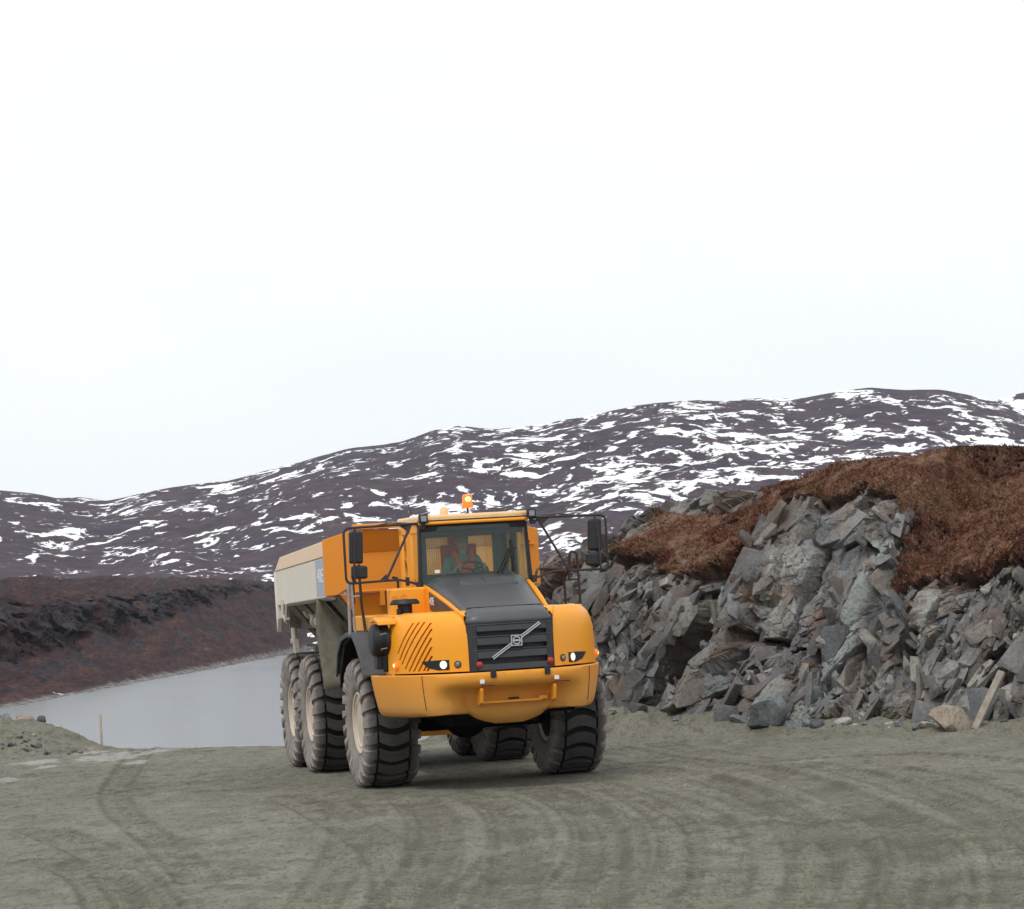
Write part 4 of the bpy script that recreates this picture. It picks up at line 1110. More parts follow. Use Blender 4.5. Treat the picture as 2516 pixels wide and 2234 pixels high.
    # ---------------- bonnet and grille
    sp = [(-3.035, 2.245, 1.0), (-3.03, 2.30, 1.0), (-3.005, 2.36, 1.0), (-2.95, 2.41, 1.0), (-2.87, 2.445, 1.0), (-2.72, 2.49, 1.005), (-2.45, 2.575, 1.02), (-2.1, 2.68, 1.06), (-1.7, 2.79, 1.13), (-1.35, 2.875, 1.20), (-1.12, 2.92, 1.24)]
    cr = [(0, 0), (.30, .003), (.42, .012), (.49, .032), (.54, .065), (.575, .12), (.595, .21), (.60, .33)]
    rows = []
    for i, (y, z, w) in enumerate(sp):
        a = sp[max(i - 1, 0)]; b = sp[min(i + 1, len(sp) - 1)]; t = Vector((0, b[0] - a[0], b[1] - a[1])).normalized()
        nr = Vector((0, t.z, -t.y))        # inwards
        if i < 2: nr = Vector((0, 1, 0))
        k_ = .55 if i < 3 else .8 + .4 * smooth(4, 9, np.float64(i))
        row = [Vector((x * w, y, z)) + nr * (d * k_) for x, d in cr]
        rows.append([Vector((-p.x, p.y, p.z)) for p in row[::-1][:-1]] + row)
    mb = MB(); mb.grid(rows); bon = mb.build("bonnet", m['hood'], T, angle=60, solid=.03)
    # seam across the bonnet and the vent panel on it
    def hood_z(y): return float(np.interp(y, [p[0] for p in sp[3:]], [p[1] for p in sp[3:]]))
    mb = MB()
    pts = [(-.56, -2.60, hood_z(-2.66) - .095), (-.50, -2.72, hood_z(-2.72) - .020), (-.36, -2.78, hood_z(-2.78) + .000), (.36, -2.78, hood_z(-2.78) + .000), (.50, -2.72, hood_z(-2.72) - .020), (.56, -2.60, hood_z(-2.66) - .095)]
    mb.tube(pts, .006, 6); mb.build("seam", m['black'], bon)
    mb = MB()
    for x0, x1 in ((-.33, -.01), (.03, .40)):
        mb.hexa([(x0 - .04, -1.78, hood_z(-1.78) + .007), (x1 + .04 * (x1 > 0), -1.78, hood_z(-1.78) + .007), (x1, -1.42, hood_z(-1.42) + .007), (x0, -1.42, hood_z(-1.42) + .007)],
                [(x0 - .04, -1.78, hood_z(-1.78) - .02), (x1 + .04 * (x1 > 0), -1.78, hood_z(-1.78) - .02), (x1, -1.42, hood_z(-1.42) - .02), (x0, -1.42, hood_z(-1.42) - .02)])
    build_pair(mb, "bonnet_vent", m['rubber'], bon, .006)
    gr = MB()
    gr.span(-.565, .565, -2.93, -2.86, 1.63, 2.25)
    for sx in (-1, 1): gr.prism([(.475 * sx, -3.035), (.545 * sx, -3.02), (.597 * sx, -2.95), (.597 * sx, -2.86), (.475 * sx, -2.86)], 2, 1.625, 2.245)
    for z0, z1 in ((1.628, 1.715), (1.785, 1.895), (1.965, 2.075), (2.145, 2.235)):
        gr.prism([(-3.052, z0 + .006), (-3.045, z0), (-2.9, z0), (-2.9, z1), (-3.028, z1), (-3.034, z1 - .01)], 0, -.475, .475)
    go = gr.build("grille", m['grille'], T, .006)
    lines = MB()
    for z in (1.90, 2.08, 2.24):
        lines.tube([(-.55, -3.008, z), (-.48, -3.04, z), (.48, -3.04, z), (.55, -3.008, z)], .006, 6)
    lines.build("grille_edge", m['hood'], go)
    # emblem: slanting double bar and a square badge with ring and bar
    em = MB(); ang = math.atan2(.44, .67); Rz = Matrix.Rotation(-ang, 3, 'Y')
    cx0 = Vector((.055, -3.062, 2.01))
    for off in (-.013, .013):
        o_ = Rz @ Vector((0, 0, off))
        for s0, s1 in ((-.40, -.085), (.085, .40)):
            em.box(cx0 + o_ + Rz @ Vector(((s0 + s1) / 2, 0, 0)), (s1 - s0, .02, .014), Rz)
    for dx, dz, w, h in ((0, .066, .15, .012), (0, -.066, .15, .012), (.069, 0, .012, .12), (-.069, 0, .012, .12)):
        em.box(cx0 + Vector((dx, -.008, dz)), (w, .03, h))
    em.lathe([(-.02, .040), (-.028, .042), (-.028, .055), (-.02, .057), (0, .057), (0, .040)], cx0, 1, 28, True)
    em.box(cx0 + Vector((0, -.012, 0)), (.082, .02, .020))
    em.build("emblem", m['chrome'], go)
    bk = MB(); bk.box(cx0 + Vector((0, .004, 0)), (.145, .014, .145)); bk.build("emblem_back", m['grille'], go)
    for x in (-.46, .53):
        a = MB(); a.lathe([(-3.03, .042), (-3.058, .040), (-3.066, .028), (-3.068, 0)], (x + (.0 if x < 0 else -.02), 0, 1.715), 1, 18); build_pair(a, "reflector", m['red'], go)
    # bonnet side: yellow shoulder with the dark trim and the model figure on it
    sh = MB()
    for sx in (-1, 1):
        st = [(-2.86, .565, .600, 2.395), (-2.70, .575, .625, 2.435), (-2.2, .610, .680, 2.575), (-1.7, .655, .725, 2.70), (-1.25, .700, .755, 2.80), (-1.05, .715, .765, 2.83)]
        V = []
        for y, xi, xo, z in st: V += [(xi * sx, y, z - .02), ((xo - .015) * sx, y, z), (xo * sx, y, z - .02), (xo * sx, y, 2.36), (xi * sx, y, 2.36)]
        n = len(st); F = [(i * 5 + j, i * 5 + (j + 1) % 5, (i + 1) * 5 + (j + 1) % 5, (i + 1) * 5 + j) for i in range(n - 1) for j in range(5)] + [tuple(range(5)), tuple((n - 1) * 5 + j for j in range(5))[::-1]]
        sh.add(V, F)
    build_pair(sh, "bonnet_side", m['yellow'], T, .010, 2, angle=50)
    tr = MB()
    for sx in (-1, 1):
        q = [(-2.62, .640, 2.415), (-2.2, .684, 2.535), (-1.7, .729, 2.655), (-1.46, .745, 2.71)]
        for (y0, x0, z0), (y1, x1, z1) in zip(q[:-1], q[1:]):
            zl0, zl1 = (2.40, 2.405) if y0 < -2.3 else ((2.405, 2.425) if y0 < -1.9 else (2.425, 2.47))
            tr.hexa([((x0 + .006) * sx, y0, zl0), ((x1 + .006) * sx, y1, zl1), ((x1 + .006) * sx, y1, z1), ((x0 + .006) * sx, y0, z0)], [((x0 - .03) * sx, y0, zl0), ((x1 - .03) * sx, y1, zl1), ((x1 - .03) * sx, y1, z1), ((x0 - .03) * sx, y0, z0)])
    tro = build_pair(tr, "trim_panel", m['navy'], T)[0]
    MT = Matrix.Translation(Vector((-.752, -1.62, 2.575))) @ Matrix(((0, 0, -1, 0), (-1, 0, 0, 0), (0, 1, 0, 0), (0, 0, 0, 1)))
    text_part("model_figure", "40E", .155, MT, m['white'], tro, .002, 1.35)
    # ---------------- bumper
    bp = rounded([(0, -3.10, 0), (.62, -3.06, 0), (.92, -2.90, 0), (1.16, -2.60, 0), (1.40, -2.18, 0), (1.555, -1.66, 0), (1.60, -1.32, 0)], .18, 3)
    path = [Vector((-p.x, p.y, 0)) for p in bp[::-1][:-1]] + list(bp)
    # fill in so that the pocket has enough columns
    dense = []
    for a, b in zip(path[:-1], path[1:]):
        n = max(1, int((b - a).length / .05)); dense += [a.lerp(b, i / n) for i in range(n)]
    dense.append(path[-1]); rows = []
    for i, p in enumerate(dense):
        a = dense[max(i - 1, 0)]; b = dense[min(i + 1, len(dense) - 1)]; t = (b - a).normalized(); nr = Vector((-t.y, t.x, 0))
        ax = abs(p.x)
        pk = float(smooth(1.14, .68, np.float64(ax)))                      # the hollow in the middle
        zb = float(np.interp(ax, [0, .22, .40, .75, 1.0, 1.4, 1.56], [.905, .905, .955, 1.055, 1.06, 1.03, 1.03]))
        zt = 1.455
        prof_ = [(.10, 1.612), (.012, 1.612), (0, 1.60), (0, 1.56), (.002, 1.50)]
        outer = [(.006, zt - .02), (.012, 1.36), (.02, 1.28), (.03, 1.19), (.045, 1.11), (.075, 1.06), (.14, zb + .0)]
        inner = [(.045, zt - .02), (.15, 1.402), (.27, 1.355), (.34, 1.29), (.365, 1.205), (.41, 1.10), (.47, zb)]
        prof_ += [(o_[0] + (i_[0] - o_[0]) * pk, o_[1] + (i_[1] - o_[1]) * pk) for o_, i_ in zip(outer, inner)]
        tap = .10 * float(smooth(1.0, 1.5, np.float64(ax)))
        rows.append([Vector((p.x + nr.x * (d + tap * (1.612 - z)), p.y + nr.y * (d + tap * (1.612 - z)), z)) for d, z in prof_])
    mb = MB(); mb.grid(rows); bo = mb.build("bumper", m['bumper'], T, angle=45, solid=.03)
    lo = MB()
    for x in (-.44, .56):
        lo.prism([(-3.03, 1.37), (-3.02, 1.40), (-2.93, 1.40), (-2.72, 1.24), (-2.72, 1.16), (-2.84, 1.16), (-2.97, 1.20)], 0, x - .022, x + .022)
    build_pair(lo, "tow_eye", m['yellow'], bo, .006)
    lo = MB(); lo.span(-.40, .42, -2.83, -2.76, 1.185, 1.215); lo.span(.38, .50, -2.83, -2.74, 1.20, 1.25); lo.build("step_bar", m['yellow'], bo, .006)
    lo = MB()
    for x in (-.29, .45): lo.span(x - .035, x + .035, -3.112, -3.0, 1.535, 1.635)
    build_pair(lo, "bracket", m['black'], bo, .006)
    lo = MB(); lo.span(-.475, -.415, -3.092, -3.07, 1.465, 1.515); lo.span(.545, .605, -3.088, -3.06, 1.46, 1.51); build_pair(lo, "sticker", m['white'], bo)
    lo = MB(); lo.span(-.46, -.28, -3.09, -3.07, 1.425, 1.437); lo.span(.55, .76, -3.075, -3.04, 1.425, 1.437); build_pair(lo, "slit", m['black'], bo)
    lo = MB(); lo.box((.04, -2.80, 1.235), (.14, .02, .03)); lo.build("slit", m['black'], bo)
    se = MB()
    for sx in (-1, 1): se.tube([(1.16 * sx, -2.607, 1.60), (1.15 * sx, -2.60, 1.42), (1.125 * sx, -2.585, 1.20), (1.115 * sx, -2.57, 1.135)], .004, 5)
    build_pair(se, "seam", m['chassis'], bo)
    # post under the panels, outside (carries the bumper ends)
    mb = MB()
    for sx in (-1, 1): mb.span(1.20 * sx, 1.42 * sx, -2.0, -1.5, 1.50, 1.68); mb.span(1.10 * sx, 1.31 * sx, -1.80, -.95, 1.62, 2.32)
    build_pair(mb, "panel_support", m['yellow'], T, .015)
    # ---------------- round air intake on the side, rain cap behind
    mb = MB(); mb.lathe([(-1.60, 0), (-1.60, .16), (-1.595, .185), (-1.575, .215), (-1.49, .222), (-1.485, .210), (-1.44, .212), (-1.435, .222), (-1.37, .222), (-1.36, 0)], (-.06, -1.75, 2.10), 0, 32)
    ao = mb.build("air_filter", m['black'], T, angle=30)
    mb = MB(); mb.span(-1.59, -1.46, -1.78, -1.56, 1.70, 1.90); mb.lathe([(1.66, .03), (1.72, .05), (1.90, .06)], (-1.47, -1.78, 0), 2, 12); mb.build("dust_outlet", m['black'], ao, .02)
    for z in (2.18, 1.98):
        mb = MB(); mb.tube([(-1.56, -1.972, z - .02), (-1.56, -1.982, z), (-1.48, -1.982, z + .01)], .006, 5)
        mb.build("clip", m['greytube'], ao)
    mb = MB(); mb.prism([(-2.02, 2.30), (-2.0, 2.36), (-1.75, 2.41), (-1.45, 2.38), (-1.45, 2.33), (-1.75, 2.35)], 0, -1.60, -1.34); mb.build("filter_cowl", m['yellow'], T, .012)
    mb = MB(); mb.lathe([(2.565, 0), (2.565, .145), (2.56, .20), (2.575, .205), (2.60, .195), (2.63, .165), (2.635, 0)], (-1.13, -1.62, 0), 2, 32); mb.lathe([(2.42, .10), (2.56, .10)], (-1.13, -1.62, 0), 2, 20); mb.box((-1.24, -1.72, 2.46), (.05, .05, .09))
    mb.build("rain_cap", m['black'], T, angle=30)
    mb = MB(); mb.add(*_rbox(-1.25, -.70, -1.28, -.92, 2.40, 2.785, .10)); tank = mb.build("tank_cover", m['yellow'], T, .03, 3)
    MT = Matrix.Translation(Vector((-1.16, -1.285, 2.665))) @ Matrix.Rotation(math.radians(90), 4, 'X')
    text_part("raised_lettering", "VOLVO", .085, MT, m['bumper'], tank, .004, 0.95)
    # ---------------- cab
    cabw = .775
    post = MB()
    def bar(p, q, w): post.tube([p, q], w, 4)
    # front posts (black), rear posts yellow
    fp = MB()
    for sx in (-1, 1):
        fp.hexa([(.735 * sx, -1.12, 3.62), (.775 * sx, -1.12, 3.62), (.775 * sx, -1.02, 3.62), (.735 * sx, -1.02, 3.62)],
                [(.765 * sx, -1.17, 2.60), (.815 * sx, -1.17, 2.60), (.815 * sx, -1.05, 2.60), (.765 * sx, -1.05, 2.60)])
    fp.span(-.745, .745, -1.135, -1.04, 3.54, 3.64); fp.span(-.735, .735, -1.03, -.90, 3.47, 3.56)
    fp.build("windscreen_frame", m['black'], T, .012)
    sidep = MB()
    for sx in (-1, 1):
        a, b = (.735, .785) if sx > 0 else (-.785, -.735)
        sidep.span(a, b, -.60, -.27, 2.45, 3.62); sidep.span(a, b, .02, .20, 2.45, 3.62); sidep.span(a, b, -1.12, .20, 2.45, 2.62)
        sidep.span(a, b, -1.03, .20, 3.52, 3.64)
    sidep.span(-.735, .735, .14, .20, 2.45, 2.95); sidep.span(-.735, .735, .14, .20, 3.50, 3.64)
    sidep.span(-.735, -.60, .14, .20, 2.95, 3.5); sidep.span(.60, .735, .14, .20, 2.95, 3.5)
    sidep.build("cab_frame", m['yellow'], T, .015)
    ip = MB(); ip.span(-.73, .73, -1.0, .14, 2.40, 2.47); ip.span(-.72, .72, .10, .135, 2.47, 2.95)
    [ip.span(sx * .722, sx * .734, y0, y1, 2.47, 3.62) for sx in (-1, 1) for y0, y1 in ((-.61, -.26), (.0, .14))]; ip.span(-.733, -.602, .085, .135, 2.9, 3.52); ip.span(.602, .733, .085, .135, 2.9, 3.52); ip.span(-.73, .73, .085, .135, 3.47, 3.62); ip.span(-.55, -.46, -.10, .13, 2.95, 3.5); ip.span(-.06, .07, .02, .13, 2.9, 3.5); ip.span(.55, .66, .0, .13, 2.95, 3.5)
    ip.build("cab_lining", m['grey'], T, .01)
    # roof
    ro = MB(); ro.add(*_rbox(-.80, .80, -1.24, .34, 3.645, 3.765, .16)); ro.build("roof", m['cream'], T, .035, 4)
    ro = MB(); ro.tube([(-.79, -.9, 3.652), (-.765, -1.20, 3.652), (-.70, -1.265, 3.652), (.70, -1.265, 3.652), (.765, -1.20, 3.652), (.79, -.9, 3.652)], .022, 8); ro.build("roof_trim", m['yellow'], T)
    ro = MB(); ro.tube([(-.79, -.9, 3.688), (-.78, -1.19, 3.688), (-.70, -1.252, 3.688), (.70, -1.252, 3.688), (.78, -1.19, 3.688), (.79, -.9, 3.688)], .008, 6); ro.build("roof_seam", m['black'], T)
    # glass
    rows = []
    for z in np.linspace(0, 1, 8):
        zz = 2.60 + 1.0 * z; rows.append([Vector((x * (.775 - .03 * z), -1.155 + .045 * z - .045 * (1 - (x) ** 2) , zz)) for x in np.linspace(-1, 1, 13)])
    gl = MB(); gl.grid(rows); wo = gl.build("windscreen", m['glass'], T)
    gl = MB()
    for sx in (-1, 1):
        gl.grid([[(.77 * sx, y, z) for y in (-1.03, -.60)] for z in (2.62, 3.52)])
        gl.grid([[(.77 * sx, y, z) for y in (-.27, .02)] for z in (2.62, 3.52)])
    build_pair(gl, "side_glass", m['clear'], T)
    gl = MB(); gl.grid([[(x, .165, z) for x in (-.6, .6)] for z in (2.95, 3.5)]); gl.build("rear_glass", m['clear'], T)
    ga = MB()
    for x in np.arange(-.72, .10, .032): ga.tube([(x, .24, 2.9), (x, .24, 3.52)], .0022, 4)
    for z in np.arange(2.9, 3.53, .032): ga.tube([(-.72, .24, z), (.10, .24, z)], .0022, 4)
    ga.build("rear_guard", m['tube'], T)
    # dashboard, wheel, seat
    da = MB(); da.prism([(-1.14, 2.55), (-1.14, 2.86), (-1.05, 2.945), (-.88, 2.95), (-.78, 2.86), (-.78, 2.55)], 0, -.42, .56); da.build("dashboard", m['black'], T, .05, 3)
    st = MB(); Rt = Matrix.Rotation(math.radians(-58), 3, 'X')
    c0 = Vector((.04, -.80, 2.985))
    st.tube([c0 + Rt @ Vector((.21 * math.cos(a), 0, .21 * math.sin(a))) for a in np.linspace(0, 2 * math.pi, 28)[:-1]], .016, 8, True)
    for a in (.4, 2.74, 4.71): st.tube([c0, c0 + Rt @ Vector((.2 * math.cos(a), 0, .2 * math.sin(a)))], .012, 6)
    st.tube([c0, c0 + Rt @ Vector((0, -.28, 0))] if False else [c0, (c0.x, -.95, 2.75)], .03, 8)
    st.build("steering_wheel", m['black'], T)
    se = MB(); se.add(*_rbox(-.24, .30, -.50, .02, 2.52, 2.68, .06)); se.add(*_rbox(-.23, .29, -.04, .08, 2.66, 3.36, .05)); se.add(*_rbox(-.12, .18, -.03, .06, 3.36, 3.50, .04)); se.build("seat", m['seat'], T, .03, 3)
    # wiper
    wi = MB()
    wi.tube([(.54, -1.215, 2.92), (.545, -1.20, 3.05), (.52, -1.19, 3.37)], .011, 6); wi.tube([(.30, -1.225, 2.90), (.42, -1.21, 3.10), (.51, -1.20, 3.25)], .008, 6); wi.tube([(.36, -1.225, 2.90), (.46, -1.21, 3.08), (.53, -1.20, 3.22)], .008, 6)
    wi.box((.52, -1.20, 3.24), (.09, .03, .03)); wi.box((.515, -1.20, 3.18), (.03, .03, .10)); wi.build("wiper", m['black'], T)
    si = MB(); si.box((-.555, -1.185, 2.985), (.07, .004, .045)); si.build("window_sticker", m['white'], T)
    # ---------------- roof fittings
    for sx, x in ((-1, -.735), (1, .80)):
        w = MB(); w.span(x - .062, x + .062, -1.33, -1.25, 3.658, 3.782); wl_ = w.build("work_lamp", m['black'], T, .012)
        w = MB(); w.span(x - .040, x + .040, -1.337, -1.329, 3.680, 3.760); w.build("lamp_lens", m['lens'], wl_, .004)
        w = MB(); w.span(x - .03, x + .03, -1.30, -1.26, 3.60, 3.668); w.tube([(x, -1.28, 3.62), (x + .06 * sx, -1.28, 3.60), (x + .09 * sx, -1.27, 3.64)], .018, 6); w.box((x + .02 * sx, -1.27, 3.60), (.07, .06, .06)); w.build("lamp_bracket", m['black'], wl_, .008)
    be = MB(); be.tube([(.15, -.2, 3.74), (.15, -.2, 3.87)], .016, 8); be.lathe([(3.765, .05), (3.785, .045), (3.785, 0)], (.15, -.2, 0), 2, 16); beo = be.build("beacon", m['tube'], T)
    be = MB(); be.lathe([(3.865, 0), (3.865, .082), (3.90, .084), (3.905, .072), (4.03, .066), (4.055, .05), (4.06, 0)], (.15, -.2, 0), 2, 24); be.build("beacon_cover", m['beacon'], beo)
    be = MB(); be.sphere((.15, -.243, 3.985), .043, 16, 10); be.build("lit_lamp", m['beacon_lit'], beo)
    do = MB(); do.lathe([(3.72, .062), (3.82, .062), (3.87, .052), (3.905, .028), (3.912, 0)], (-.13, .1, 0), 2, 20); do.build("radio_dome", m['cream'], T)
    an = MB(); an.tube([(-.755, -.7, 3.70), (-.755, -.7, 3.76)], .014, 6); an.tube([(-.755, -.7, 3.76), (-.80, -.68, 3.93), (-.855, -.66, 4.08)], .0045, 5); an.build("antenna", m['tube'], T)
    # ---------------- mirror frames
    for sx in (-1, 1):
        fr = MB(); X = lambda x: x * sx
        loop = rounded([(X(.80), -1.22, 3.66), (X(1.15), -1.28, 3.655), (X(1.86), -1.30, 3.645), (X(1.86), -1.30, 2.885), (X(1.25), -1.27, 2.90), (X(1.08), -1.24, 2.90), (X(.80), -1.18, 2.81)], .09, 4)
        fr.tube(loop, .0175, 8)
        fr.tube([(X(.90), -1.24, 3.645), (X(1.30), -1.28, 2.90)], .017, 8)
        fr.tube([(X(.93), -1.22, 3.67), (X(1.2), -1.27, 3.69), (X(1.4), -1.28, 3.66)], .009, 6)
        fr.plate([(X(.92), -1.25, 3.64), (X(1.06), -1.25, 3.64), (X(.95), -1.25, 3.55)], .01)
        fr.plate([(X(1.25), -1.26, 2.90), (X(1.40), -1.26, 2.90), (X(1.29), -1.26, 2.99)], .01)
        fr.lathe([(2.76, .035), (2.86, .035)], (X(.82), -1.18, 0), 2, 10)
        fo = fr.build("mirror_frame", m['tube'], T)
        fr = MB(); fr.tube([(X(1.70), -1.305, 3.65), (X(1.735), -1.335, 3.30), (X(1.745), -1.335, 2.90)], .016, 8); fr.build("mirror_post", m['tube'], fo)
        for (xa, xb, za, zb, rr) in ((1.60, 1.79, 3.155, 3.595, .05), (1.555, 1.78, 2.945, 3.125, .04)):
            mi = MB(); V, F = _rbox(-(xb - xa) / 2, (xb - xa) / 2, -.05, .05, -(zb - za) / 2, (zb - za) / 2, .03)
            R = Matrix.Rotation(math.radians(-6 * sx), 3, 'Z') @ Matrix.Rotation(math.radians(2.5), 3, 'Y')
            mi.add([R @ p + Vector((X((xa + xb) / 2), -1.27, (za + zb) / 2)) for p in V], F); mi.build("mirror", m['mirror'], fo, .035, 4)
    # ---------------- handrails, ladder
    hr = MB()
    hr.tube([(-1.66, -.30, 2.17), (-1.65, -.30, 2.93)], .022, 8); hr.tube([(-1.585, -.30, 2.17), (-1.60, -.28, 2.93)], .018, 8)
    hr.tube([(-1.61, -.29, 2.70), (-1.48, -.30, 2.71)], .014, 6)
    hr.build("ladder", m['greytube'], T)
    hr = MB()
    hr.tube([(-1.44, -.30, 2.19), (-1.475, -.30, 2.6), (-1.485, -.30, 3.15)], .020, 8); hr.lathe([(2.18, .05), (2.24, .022)], (-1.44, -.30, 0), 2, 10)
    hr.tube([(-1.54, -.10, 2.6), (-1.54, -.10, 3.1)], .018, 8)
    hr.tube(rounded([(-1.02, -.7, 2.43), (-1.02, -.7, 2.93), (-1.10, -.7, 2.94)], .04), .018, 8); hr.box((-.86, -.6, 2.87), (.05, .05, .12))
    hr.build("handrail", m['tube'], T)
    hr = MB()
    hr.tube(rounded([(1.70, -.30, 2.20), (1.685, -.30, 3.15), (1.58, -.30, 3.17), (1.55, -.30, 2.75)], .05), .019, 8)
    hr.tube(rounded([(1.49, -.30, 2.20), (1.47, -.30, 2.86), (1.34, -.55, 2.93), (.95, -.9, 2.95), (.86, -1.15, 2.90), (.84, -1.16, 2.78)], .08), .019, 8)
    hr.tube([(1.48, -.30, 2.76), (1.69, -.30, 2.77)], .013, 6)
    hr.build("handrail", m['tube'], T)
    # ---------------- front mudguards
    for sx in (-1, 1):
        path = [(.98, 1.62), (.78, 1.95), (.45, 2.14), (.05, 2.20), (-.38, 2.20), (-.62, 2.08), (-.86, 1.90), (-1.10, 1.62)]
        g_ = MB(); n = len(path); V = []; xo = 1.665 if sx < 0 else 1.74
        for y, z in path: V += [(1.30 * sx, y, z), (xo * sx, y, z), (xo * sx, y, z - .07), ((xo - .03) * sx, y, z - .07), ((xo - .04) * sx, y, z - .03), (1.30 * sx, y, z - .03)]
        F = [(i * 6 + j, i * 6 + (j + 1) % 6, (i + 1) * 6 + (j + 1) % 6, (i + 1) * 6 + j) for i in range(n - 1) for j in range(6)]
        F += [tuple(range(6)), tuple((n - 1) * 6 + j for j in range(6))[::-1]]
        g_.add(V, F); g_.build("mudguard", m['rubber'], T, .008, angle=50)
    g_ = MB()
    for sx in (-1, 1): g_.prism([(.95, 1.0), (.95, 1.62), (.45, 2.12), (-.35, 2.16), (-.95, 1.62), (-.95, 1.2), (-.5, 1.75), (.4, 1.8)], 0, 1.05 * sx, 1.12 * sx)
    for sx in (-1, 1): g_.prism([(.92, 1.40), (.92, 1.60), (.42, 2.11), (.05, 2.17), (-.35, 2.17), (.0, 2.1), (.38, 2.02), (.80, 1.6)], 0, 1.12 * sx, 1.62 * sx)
    build_pair(g_, "wheel_arch", m['chassis'], T)
    g_ = MB()
    for sx in (-1, 1): g_.span(.80 * sx, 1.42 * sx, -.95, .75, 2.20, 2.42)
    build_pair(g_, "footboard", m['yellow'], T, .02)
    # ================= rear frame
    rear_unit(T)
    return T

def _rbox(x0, x1, y0, y1, z0, z1, r):
    """box with its vertical edges rounded in plan"""
    P = []
    for (cx_, cy_, a0) in ((x1 - r, y1 - r, 0), (x0 + r, y1 - r, 90), (x0 + r, y0 + r, 180), (x1 - r, y0 + r, 270)):
        for k in range(6):
            a = math.radians(a0 + 18 * k); P.append((cx_ + r * math.cos(a), cy_ + r * math.sin(a)))
    n = len(P); V = [Vector((x, y, z0)) for x, y in P] + [Vector((x, y, z1)) for x, y in P]
    return V, [tuple(range(n))[::-1], tuple(range(n, 2 * n))] + [(i, (i + 1) % n, n + (i + 1) % n, n + i) for i in range(n)]

